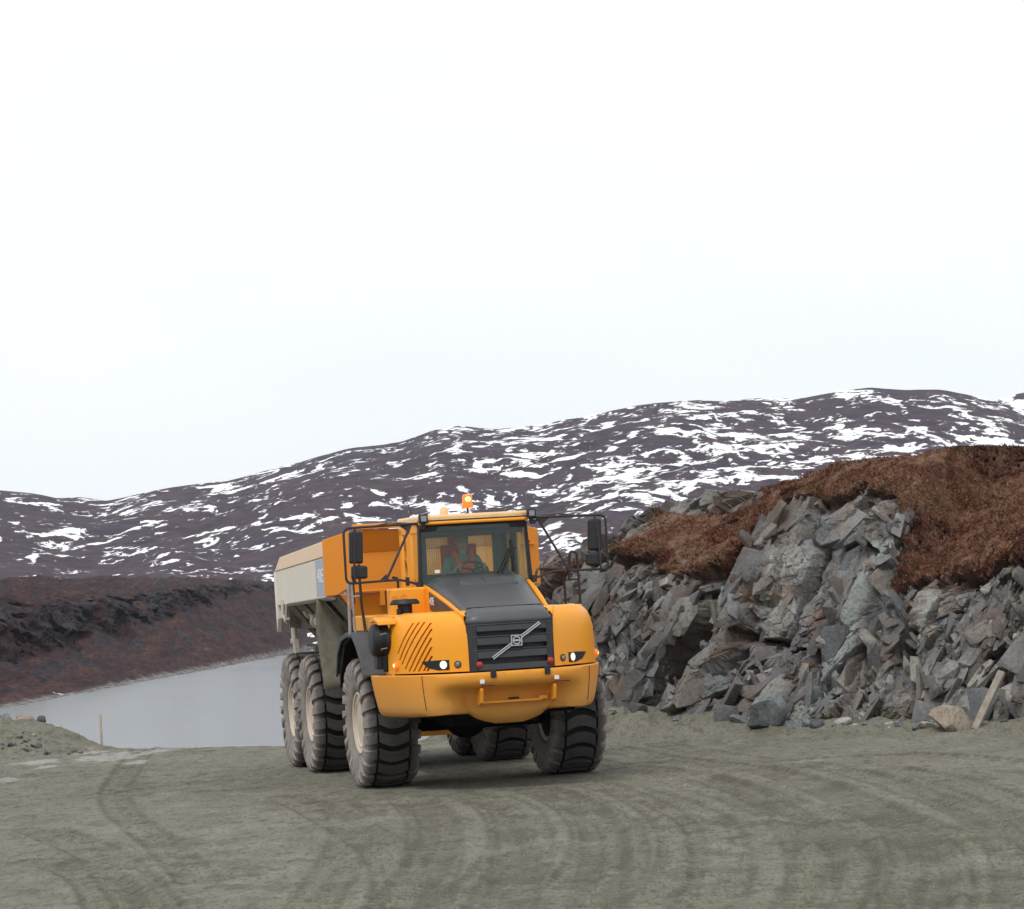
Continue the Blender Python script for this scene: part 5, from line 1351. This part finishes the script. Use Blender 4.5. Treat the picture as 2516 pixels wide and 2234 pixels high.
def rear_unit(T):
    m = MAT; M = M_REAR
    # chassis, axles, hitch
    b = MB(M)
    for sx in (-1, 1): b.span(.42 * sx, .62 * sx, 1.2, 7.0, 1.05, 1.45); b.span(.62 * sx, .80 * sx, 4.2, 6.8, .75, 1.05)
    b.span(-.5, .5, .9, 2.0, .8, 1.5); b.span(-.6, .6, 3.9, 4.2, .95, 1.5); b.span(-.6, .6, 6.7, 7.0, 1.0, 1.4)
    for y in (4.518, 6.458): b.tube([(-1.15, y, .915), (1.15, y, .915)], .19, 14); b.sphere((0, y, .915), .36)
    b.tube([(0, .6, .95), (0, 4.4, .95)], .09, 12)
    b.build("rear_frame", m['chassis'], T, .015)
    b = MB(M); b.span(-.42, .42, 2.3, 2.62, .555, .625); b.span(-.40, -.30, 2.35, 2.6, .6, 1.0); b.span(.30, .40, 2.35, 2.6, .6, 1.0)
    b.build("hitch_guard", m['yellow'], T, .01)
    # body: floor and hopper sides
    yf, yr = 1.75, 7.12
    b = MB(M)
    b.hexa([(-1.50, yf, 2.72), (-.96, yf + .15, 2.0), (-.96, yr, 2.0), (-1.50, yr, 2.60)], [(-1.46, yf, 2.76), (-.92, yf + .15, 2.05), (-.92, yr, 2.05), (-1.46, yr, 2.64)])
    b.hexa([(1.50, yf, 2.72), (.96, yf + .15, 2.0), (.96, yr, 2.0), (1.50, yr, 2.60)], [(1.46, yf, 2.76), (.92, yf + .15, 2.05), (.92, yr, 2.05), (1.46, yr, 2.64)])
    b.span(-.96, .96, yf + .15, 6.2, 1.98, 2.04)
    b.hexa([(-.96, 6.2, 1.98), (.96, 6.2, 1.98), (1.2, 7.5, 2.32), (-1.2, 7.5, 2.32)], [(-.96, 6.2, 2.04), (.96, 6.2, 2.04), (1.2, 7.5, 2.38), (-1.2, 7.5, 2.38)])
    for y in (2.6, 3.6, 4.9, 6.1):
        for sx in (-1, 1): b.hexa([(1.50 * sx, y, 2.62), (1.54 * sx, y, 2.66), (1.0 * sx, y, 1.93), (.92 * sx, y, 1.93)], [(1.50 * sx, y + .16, 2.62), (1.54 * sx, y + .16, 2.66), (1.0 * sx, y + .16, 1.93), (.92 * sx, y + .16, 1.93)])
    b.span(-.70, -.42, 2.2, 6.4, 1.72, 1.98); b.span(.42, .70, 2.2, 6.4, 1.72, 1.98)
    b.span(-1.45, 1.45, 6.95, 7.1, 2.22, 2.62)
    b.build("body_floor", m['underside'], T, .01)
    # sides
    for sx in (-1, 1):
        X = 1.62 * sx; s_ = MB(M)
        s_.hexa([(X, 1.88, 2.71), (X, 7.12, 2.61), (X, 7.12, 3.165), (X, 1.88, 3.30)], [(X - .09 * sx, 1.88, 2.71), (X - .09 * sx, 7.12, 2.61), (X - .09 * sx, 7.12, 3.165), (X - .09 * sx, 1.88, 3.30)])
        s_.hexa([(X, 1.88, 2.71), (X, 7.12, 2.61), (X - .13 * sx, 7.12, 2.58), (X - .13 * sx, 1.88, 2.66)], [(X - .09 * sx, 1.88, 2.74), (X - .09 * sx, 7.12, 2.64), (X - .16 * sx, 7.12, 2.62), (X - .16 * sx, 1.88, 2.70)])
        so = s_.build("body_side", m['dust'], T, .012)
        s_ = MB(M)
        s_.hexa([(X + .012 * sx, 1.89, 3.303), (X + .012 * sx, 7.10, 3.168), (X - .03 * sx, 6.72, 3.395), (X - .03 * sx, 1.89, 3.55)], [(X - .08 * sx, 1.89, 3.303), (X - .08 * sx, 7.10, 3.168), (X - .10 * sx, 6.72, 3.395), (X - .10 * sx, 1.89, 3.55)])
        s_.build("body_rail", m['dust_top'], so, .015)
        s_ = MB(M)      # rear edge flange with its pointed tail
        s_.hexa([(X + .015 * sx, 7.12, 3.17), (X + .015 * sx, 7.20, 3.14), (X + .015 * sx, 7.16, 2.17), (X + .015 * sx, 7.02, 2.40)], [(X - .06 * sx, 7.12, 3.17), (X - .06 * sx, 7.20, 3.14), (X - .06 * sx, 7.16, 2.17), (X - .06 * sx, 7.02, 2.40)])
        s_.build("tail_flange", m['dust'], so, .01)
        s_ = MB(M); s_.prism([(4.75, 2.58), (7.05, 2.60), (7.10, 2.22), (5.2, 2.22)], 0, 1.20 * sx, 1.26 * sx); s_.build("tail_web", m['underside'], so, .01)
        if sx < 0:
            s_ = MB(M); s_.hexa([(X - .003, 1.90, 2.74), (X - .003, 2.75, 2.725), (X - .003, 2.75, 3.262), (X - .003, 1.90, 3.285)], [(X + .01, 1.90, 2.74), (X + .01, 2.75, 2.725), (X + .01, 2.75, 3.262), (X + .01, 1.90, 3.285)])
            pl = s_.build("decal_panel", m['fade'], so)
            MT = M @ Matrix.Translation(Vector((X - .006, 2.32, 3.02))) @ Matrix(((0, 0, -1, 0), (-1, 0, 0, 0), (0, 1, 0, 0), (0, 0, 0, 1)))
            text_part("model_figure", "40E", .30, MT, m['white'], pl, .002, 1.35)
            s_ = MB(M); s_.tube([(X - .01, 6.35, 2.70), (X - .03, 6.3, 2.45), (X + .02, 6.1, 2.33)], .03, 6); s_.tube([(X + .03, 6.5, 2.36), (X, 5.9, 2.40)], .025, 6); s_.tube([(X, 6.0, 2.64), (X - .02, 6.1, 2.35)], .022, 6); s_.build("locking_hook", m['beige'], so)
    # headboard: centre, wings, slanted lower panel
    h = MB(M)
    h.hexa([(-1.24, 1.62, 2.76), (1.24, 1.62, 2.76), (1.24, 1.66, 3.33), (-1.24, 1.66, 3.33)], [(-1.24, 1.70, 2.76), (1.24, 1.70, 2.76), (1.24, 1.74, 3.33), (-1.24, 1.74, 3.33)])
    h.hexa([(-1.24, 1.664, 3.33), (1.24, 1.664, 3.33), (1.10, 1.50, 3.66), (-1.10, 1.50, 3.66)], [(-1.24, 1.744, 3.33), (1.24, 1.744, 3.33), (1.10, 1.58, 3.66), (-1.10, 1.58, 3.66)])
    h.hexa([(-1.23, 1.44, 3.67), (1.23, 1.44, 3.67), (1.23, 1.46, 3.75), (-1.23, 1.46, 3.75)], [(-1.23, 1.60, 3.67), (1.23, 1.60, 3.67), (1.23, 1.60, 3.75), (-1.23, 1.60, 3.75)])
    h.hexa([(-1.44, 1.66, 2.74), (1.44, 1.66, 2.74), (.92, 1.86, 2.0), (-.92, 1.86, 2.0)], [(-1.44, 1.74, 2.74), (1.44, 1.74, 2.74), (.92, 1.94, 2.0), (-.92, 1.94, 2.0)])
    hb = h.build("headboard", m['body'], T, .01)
    w = MB(M)
    for sx in (-1, 1):
        w.plate([(1.622 * sx, 1.875, 2.72), (1.46 * sx, 1.76, 2.73), (1.30 * sx, 1.68, 2.82), (1.20 * sx, 1.64, 3.00), (1.20 * sx, 1.67, 3.62), (1.24 * sx, 1.66, 3.66), (1.622 * sx, 1.875, 3.55)][::sx], -.05 if sx > 0 else .05)
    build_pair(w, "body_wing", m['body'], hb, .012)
    w = MB(M)
    for sx in (-1, 1):
        w.tube([(1.27 * sx, 1.66, 3.60), (1.50 * sx, 1.79, 3.335)], .016, 6); w.tube([(1.53 * sx, 1.80, 3.33), (1.20 * sx, 1.62, 3.33)], .018, 6); w.tube([(1.33 * sx, 1.67, 2.79), (1.22 * sx, 1.62, 3.03), (1.16 * sx, 1.62, 3.2)], .02, 6)
        w.box((.84 * sx, 1.60, 2.66), (.06, .16, .22))
    w.tube([(-1.24, 1.60, 2.765), (1.24, 1.60, 2.765)], .018, 6)
    w.build("stiffener", m['body'], hb)
    # mud flaps in front of the bogie
    for sx in (-1, 1):
        f = MB(M); rows = [[(sx * (1.63 - .42 * a + .03 * math.sin(5 * t)), 2.75 + .05 * math.sin(3.2 * t + 2 * a), 2.70 - 1.36 * t) for a in np.linspace(0, 1, 6)] for t in np.linspace(0, 1, 12)]
        f.grid(rows); f.build("mud_flap", m['flap'], T, solid=.02)
    # hoist cylinders with hoses
    for sx in (-1, 1):
        c = MB(M); X = 1.28 * sx
        c.tube([(X, 6.25, 2.60), (X, 5.75, 2.50)], .075, 12); c.tube([(X, 5.75, 2.50), (X, 5.0, 2.36)], .062, 12); c.tube([(X, 5.0, 2.36), (X, 3.0, 1.98)], .095, 14)
        c.lathe([(5.65, .0), (5.65, .115), (5.80, .115), (5.80, 0)], (X, 0, 2.49), 1, 12); c.lathe([(4.9, .0), (4.9, .13), (5.05, .13), (5.05, 0)], (X, 0, 2.35), 1, 12)
        c.tube(rounded([(X + .05, 6.2, 2.66), (X + .05, 5.5, 2.60), (X + .02, 4.9, 2.52), (X + .03, 4.3, 2.30)], .2), .028, 8); c.box((X, 6.25, 2.62), (.16, .18, .16))
        c.build("hoist_cylinder", m['beige'], T)
    # suspension stop over the bogie
    c = MB(M)
    for sx in (-1, 1):
        X = 1.42 * sx; c.tube([(X, 6.75, 2.24), (X, 6.72, 1.98)], .05, 8); c.prism([(6.85, 2.06), (6.62, 2.06), (6.45, 1.66), (6.35, 1.30), (6.45, 1.30), (6.62, 1.66)], 0, X - .03, X + .05); c.tube([(X - .06, 6.75, 2.02), (X + .06, 6.75, 2.02)], .05, 8)
    build_pair(c, "bogie_stop", m['beige'], T, .008)
    c = MB(M)
    for sx in (-1, 1): c.tube([(1.0 * sx, 4.9, 1.9), (1.25 * sx, 6.4, 1.96)], .03, 6); c.span(.8 * sx, 1.3 * sx, 5.35, 5.6, 1.85, 1.95)
    build_pair(c, "cross_member", m['underside'], T)

mats()
TRUCK = make_truck()

# ================================================================== DRIVER
def skin_mesh(name, verts, edges, radii, sub=2, root=0):
    me = bpy.data.meshes.new(name); bm = bmesh.new()
    lay = bm.verts.layers.skin.verify()
    vs = []
    for i, p in enumerate(verts):
        v = bm.verts.new(p); r = radii[i]; r = (r, r) if not isinstance(r, tuple) else r
        v[lay].radius = r; v[lay].use_root = (i == root); vs.append(v)
    for a, b in edges: bm.edges.new((vs[a], vs[b]))
    bm.to_mesh(me); bm.free()
    o = bpy.data.objects.new(name, me); COL.objects.link(o)
    s = o.modifiers.new("skin", 'SKIN'); s.use_smooth_shade = True
    if sub:
        d = o.modifiers.new("sub", 'SUBSURF'); d.levels = sub; d.render_levels = sub
    dg = bpy.context.evaluated_depsgraph_get(); dg.update()
    out = bpy.data.meshes.new_from_object(o.evaluated_get(dg))
    bpy.data.objects.remove(o); bpy.data.meshes.remove(me)
    out.polygons.foreach_set("use_smooth", [True] * len(out.polygons))
    return out

def join_meshes(name, meshes):
    bm = bmesh.new()
    for me in meshes: bm.from_mesh(me)
    out = bpy.data.meshes.new(name); bm.to_mesh(out); bm.free()
    out.polygons.foreach_set("use_smooth", [True] * len(out.polygons))
    return out

def make_driver():
    P = empty("person"); P.matrix_world = F_TRACTOR
    tag(P, "driver in red bib overall and grey green shirt, hands on the wheel", "person")
    skin = plain("skin", (0.52, 0.33, 0.25), 0.6, 0.4, 0.08); shirt = plain("grey_green_shirt", (0.20, 0.27, 0.25), 0.9, 0.1, 0.1)
    bib = plain("red_overall", (0.95, 0.11, 0.05), 0.8, 0.2, 0.1); hairm = plain("grey_hair", (0.20, 0.19, 0.18), 0.9, 0.2, 0.2)
    ox, oy = .03, -.20
    V = [(ox, oy, 2.72), (ox, oy, 2.88), (ox, oy - .01, 3.02), (ox, oy, 3.13), (ox, oy - .015, 3.20), (ox, oy - .03, 3.27), (ox, oy - .045, 3.36), (ox, oy - .04, 3.43)]
    Rr = [(.17, .13), (.16, .12), (.185, .125), (.165, .10), .062, .062, (.078, .095), (.070, .085)]
    E = [(i, i + 1) for i in range(7)]
    for sx in (-1, 1):
        b = len(V)
        V += [(ox + .20 * sx, oy, 3.13), (ox + .26 * sx, oy - .14, 2.93), (ox + .22 * sx, oy - .36, 2.93), (ox + .195 * sx, oy - .50, 3.0), (ox + .19 * sx, oy - .565, 3.03)]
        Rr += [.068, .052, .044, .032, (.042, .024)]
        E += [(3, b), (b, b + 1), (b + 1, b + 2), (b + 2, b + 3), (b + 3, b + 4)]
        l = len(V)
        V += [(ox + .10 * sx, oy - .05, 2.72), (ox + .16 * sx, oy - .48, 2.74), (ox + .16 * sx, oy - .62, 2.50)]
        Rr += [.095, .075, .055]; E += [(0, l), (l, l + 1), (l + 1, l + 2)]
    ms = [skin_mesh("body", V, E, Rr, 2)]
    # five fingers each, curled round the rim of the steering wheel
    for sx in (-1, 1):
        hx, hy, hz = ox + .19 * sx, oy - .565, 3.03
        for k in range(4):
            z = hz + .034 - .023 * k; L = (.9, 1.0, .95, .78)[k]
            q = [(hx, hy, z), (hx + .004 * sx, hy - .05 * L, z + .004), (hx - .014 * sx, hy - .078 * L, z + .002), (hx - .034 * sx, hy - .066 * L, z)]
            ms.append(skin_mesh("finger", q, [(0, 1), (1, 2), (2, 3)], [.0095, .0092, .0085, .0075], 1))
        q = [(hx - .02 * sx, hy + .02, hz + .025), (hx - .05 * sx, hy - .01, hz + .045), (hx - .058 * sx, hy - .045, hz + .045)]
        ms.append(skin_mesh("thumb", q, [(0, 1), (1, 2)], [.012, .0105, .009], 1))
    # face: nose, brow, ears, chin
    f = MB(); hc = Vector((ox, oy - .045, 3.375))
    f.sphere(hc + Vector((0, -.098, -.012)), .018, 10, 8, (.8, 1.1, 1.5)); f.sphere(hc + Vector((0, -.075, -.085)), .034, 12, 8, (1.1, .9, .7))
    for sx in (-1, 1): f.sphere(hc + Vector((.080 * sx, .0, -.005)), .024, 10, 8, (.4, .8, 1.3)); f.sphere(hc + Vector((.032 * sx, -.083, .022)), .020, 10, 6, (1.2, .6, .5))
    fo = f.build("face", None); ms.append(fo.data); fm = fo.data; bpy.data.objects.remove(fo)
    link("body", join_meshes("body", ms), skin, P)
    e = MB()
    for sx in (-1, 1): e.sphere(hc + Vector((.032 * sx, -.091, .004)), .010, 10, 8)
    for i, o_ in enumerate(build_pair(MB_shift(e, ox), "eye", plain("eye_dark", (.03, .025, .02), .2), P)): o_.location.x = ox
    mo = MB(); mo.sphere(hc + Vector((0, -.092, -.052)), .022, 10, 6, (1.0, .4, .3)); mo.build("mouth", plain("lips", (.36, .14, .12), .5), P)
    h = MB(); h.sphere(hc + Vector((0, .018, .035)), .098, 18, 12, (.92, 1.0, .88)); h.build("hair", hairm, P)
    # shirt with sleeves
    SV = [(ox, oy, 2.80), (ox, oy, 2.92), (ox, oy - .01, 3.03), (ox, oy, 3.13), (ox, oy - .012, 3.205)]; SR = [(.180, .140), (.180, .140), (.200, .140), (.18, .115), .078]
    SE = [(0, 1), (1, 2), (2, 3), (3, 4)]
    for sx in (-1, 1):
        b = len(SV); SV += [(ox + .20 * sx, oy, 3.13), (ox + .265 * sx, oy - .14, 2.93), (ox + .225 * sx, oy - .35, 2.925), (ox + .20 * sx, oy - .47, 2.985)]; SR += [.082, .070, .060, .046]
        SE += [(3, b), (b, b + 1), (b + 1, b + 2), (b + 2, b + 3)]
    link("shirt", skin_mesh("shirt", SV, SE, SR, 2), shirt, P)
    # bib overall with straps
    BV = [(ox, oy, 2.70), (ox, oy - .005, 2.84), (ox, oy - .02, 2.94)]; BR = [(.20, .16), (.195, .155), (.175, .150)]; BE = [(0, 1), (1, 2)]
    for sx in (-1, 1):
        l = len(BV); BV += [(ox + .10 * sx, oy - .06, 2.72), (ox + .16 * sx, oy - .48, 2.745), (ox + .16 * sx, oy - .62, 2.52)]; BR += [.115, .092, .072]; BE += [(0, l), (l, l + 1), (l + 1, l + 2)]
    ov = link("overall", skin_mesh("overall", BV, BE, BR, 2), bib, P)
    b = MB(); b.add(*_rbox(ox - .13, ox + .13, oy - .200, oy - .150, 2.86, 3.115, .018)); b.build("bib", bib, ov, .015, 2)
    for sx in (-1, 1):
        b = MB(); b.tube([(ox + .10 * sx, oy - .180, 3.08), (ox + .115 * sx, oy - .135, 3.17), (ox + .125 * sx, oy - .02, 3.245), (ox + .10 * sx, oy + .10, 3.16)], .036, 8); b.build("strap", bib, ov)

def MB_shift(mb, x):
    s = MB(); s.v = [v - Vector((x, 0, 0)) for v in mb.v]; s.f = mb.f; return s

# ================================================================== LOOSE ROCKS, POSTS
def rock_mesh(name, size, seed, planes=9, sub=3, rough=.04):
    r = random.Random(seed); bm = bmesh.new()
    bmesh.ops.create_icosphere(bm, subdivisions=sub, radius=1.0)
    pl = []
    for i in range(planes):
        n = Vector((r.uniform(-1, 1), r.uniform(-1, 1), r.uniform(-1, 1))).normalized(); pl.append((n, r.uniform(.52, .82)))
    for v in bm.verts:
        p = v.co
        for n, d in pl:
            t = p.dot(n)
            if t > d: p = p - n * (t - d)
        v.co = p
    co = np.array([v.co[:] for v in bm.verts]); nz = perlin(co[:, 0] * 3.1 + seed, co[:, 1] * 3.1 + co[:, 2] * 2.3, seed) * rough
    for v, q in zip(bm.verts, nz): v.co = Vector((v.co.x * size[0], v.co.y * size[1], v.co.z * size[2])) * (1 + float(q))
    me = bpy.data.meshes.new(name); bm.to_mesh(me); bm.free()
    me.polygons.foreach_set("use_smooth", [True] * len(me.polygons)); me.set_sharp_from_angle(angle=math.radians(22))
    return me

def mat_rock(name, a, b, c):
    k = NM(name, 0.88, 0.25)
    n = k.noise(3.0, 6, 0.65); f = k.noise(16.0, 5, 0.7)
    col = k.ramp(n, [(0.3, a), (0.55, b), (0.75, c)])
    col = k.mix(k.ramp(f, [(0.32, 0.7), (0.5, 0.0)]), col, tuple(x * .35 for x in a))
    col = k.mix(k.ramp(f, [(0.62, 0.0), (0.74, 0.5)]), col, tuple(min(1, x * 1.6) for x in c))
    k.color(col); k.bump(f, 0.6, 0.03); return k.m

def gz(x, y):
    return float(ground_parts(np.array([float(x)]), np.array([float(y)]))[0])

def make_loose():
    grey = mat_rock("grey_rock", (.10, .11, .115), (.19, .205, .205), (.30, .31, .30))
    tan = mat_rock("tan_rock", (.19, .165, .135), (.32, .265, .21), (.42, .345, .27))
    dark = mat_rock("dark_rock", (.06, .06, .065), (.12, .12, .125), (.20, .195, .185))
    pale = mat_rock("pale_rock", (.28, .27, .25), (.42, .40, .37), (.55, .53, .50))
    def rock(size, loc, rot, seed, m, label, cat="boulder", name="boulder", group=None, planes=9, sub=3):
        o = link(name, rock_mesh(name, size, seed, planes, sub), m); o.location = loc; o.rotation_euler = [math.radians(a) for a in rot]
        return tag(o, label, cat, group)
    rock((.40, .34, .38), (4.16, 51.35, gz(4.16, 51.35) + .40), (14, -22, 18), 11, grey, "big angular blue grey boulder lying on the sand at the foot of the rock cut", planes=10)
    rock((.44, .34, .24), (6.93, 48.85, gz(6.93, 48.85) + .20), (4, 12, -8), 23, tan, "rounded tan boulder at the foot of the leaning plank", planes=7)
    # plank leaning on the cut
    wood = plain("grey_wood", (.30, .265, .225), .9, .15, .3, .5, (.20, .175, .15), 9.0)
    mb = MB(); a = Vector((7.22, 48.65, .66)); b = Vector((7.69, 48.95, 1.56))
    d = (b - a).normalized(); s = Vector((.80, -.60, 0)); s = (s - d * s.dot(d)).normalized(); n = d.cross(s)
    def board(a, b, w, t, nm, mat):
        d = (b - a).normalized(); s = Vector((.93, -.37, 0)); s = (s - d * s.dot(d)).normalized(); n = d.cross(s); mb = MB()
        mb.hexa([a - s * w - n * t, a + s * w - n * t, a + s * w + n * t, a - s * w + n * t], [b - s * w - n * t, b + s * w - n * t, b + s * w + n * t, b - s * w + n * t]); return mb.build(nm, mat, None, .012)
    tag(board(a, b, .058, .045, "plank", wood), "pale square timber leaning on the rock cut above the tan boulder", "plank")
    pw = plain("weathered_post", (.42, .33, .27), .9, .15, .2, .2, (.3, .26, .22), 6.0)
    sx, sy = -8.05, 61.2
    mb = MB(); hh = .53 - gz(sx, sy); mb.lathe([(-.4, .027), (hh - .015, .024), (hh, .016), (hh, 0)], (0, 0, 0), 2, 10); st = mb.build("stake", pw); st.location = (sx, sy, gz(sx, sy)); st.rotation_euler = (0, math.radians(-3), 0)
    tag(st, "thin wooden stake standing at the edge of the bank above the lake", "stake")
    # boulders on the spoil mound on the left
    for (x, y, s_, rot, seed, mm, lab) in ((-9.75, 62.4, (.27, .20, .16), (10, 28, -30), 31, tan, "largest brown slab of rock on the mound beside the lake"),
                                         (-10.12, 62.2, (.17, .14, .09), (0, 10, 20), 37, grey, "small pale grey rock on the mound at the left edge, beside the brown slab"),
                                         (-9.38, 62.2, (.12, .10, .10), (20, 0, 60), 41, dark, "small dark grey rock on the lake side of the brown slab"),
                                         (-8.98, 61.8, (.15, .10, .05), (0, 8, 10), 43, tan, "flat pinkish rock lying where the mound drops to the lake")):
        rock(s_, (x, y, gz(x, y) + s_[2] * .45 + .02), rot, seed, mm, lab)
    # row of broken stones along the front of the mound
    protos = [rock_mesh("stone", (1, .8, .65), 100 + i, 8, 2) for i in range(7)]
    def stones(spots, group, label, mats_):
        for i, (x, y, z, s_) in enumerate(spots):
            r = random.Random(i * 7 + len(spots)); me = protos[r.randrange(7)].copy(); me.materials.clear()
            o = link("stone", me, mats_[r.randrange(len(mats_))]); o.location = (x, y, z); o.scale = (s_, s_ * r.uniform(.7, 1.1), s_ * r.uniform(.6, 1.0)); o.rotation_euler = (r.uniform(-.5, .5), r.uniform(-.5, .5), r.uniform(0, 6.3))
            tag(o, label, "stone", group)
    sp = []
    r = random.Random(5)
    for i in range(44):
        t = r.random(); x = -9.75 + 1.6 * t + r.gauss(0, .08); y = 58.9 + .2 * math.sin(t * 5) + r.gauss(0, .22); s_ = r.choice((.03, .035, .045, .06, .085)); sp.append((x, y, gz(x, y) + s_ * .3, s_))
    stones(sp, "broken stones along the front of the mound", "broken stone in the dark row along the front of the mound", [dark, grey, tan, dark])
    sp = []
    for i in range(90):
        s0 = r.uniform(9.5, 22); h = abs(r.gauss(0, .10)); x, y, z, nx, ny = [float(q) for q in cliff_point(np.array(s0), np.array(h))]
        off = r.uniform(.30, .95); s_ = r.choice((.04, .05, .06, .08, .10, .13, .20)); x -= nx * off; y -= ny * off
        sp.append((x, y, gz(x, y) + float(berm(x)) * math.exp(-(off / (.75 + 1.3 * float(berm(x)))) ** 2) + .03 + s_ * .2, s_))
    stones(sp, "broken stones at the foot of the rock cut", "broken grey stone lying on the sand along the foot of the rock cut", [grey, dark, pale, grey])

make_driver()
make_loose()

# ================================================================== HAZE
def build_haze(density):
    m = bpy.data.materials.new("haze"); m.use_nodes = True; n = m.node_tree.nodes; n.clear()
    o = n.new("ShaderNodeOutputMaterial"); v = n.new("ShaderNodeVolumePrincipled")
    v.inputs['Color'].default_value = (0.78, 0.86, 1.0, 1); v.inputs['Density'].default_value = density; v.inputs['Anisotropy'].default_value = 0.2
    m.node_tree.links.new(v.outputs[0], o.inputs['Volume'])
    mb = MB(); mb.span(-1500, 1500, -60, 4000, -23, 225)
    h = mb.build("haze", m, smooth_=False)
    tag(h, "thin cold haze over the lake and the far snowy mountain", "haze", kind="stuff")
build_haze(0.000038)
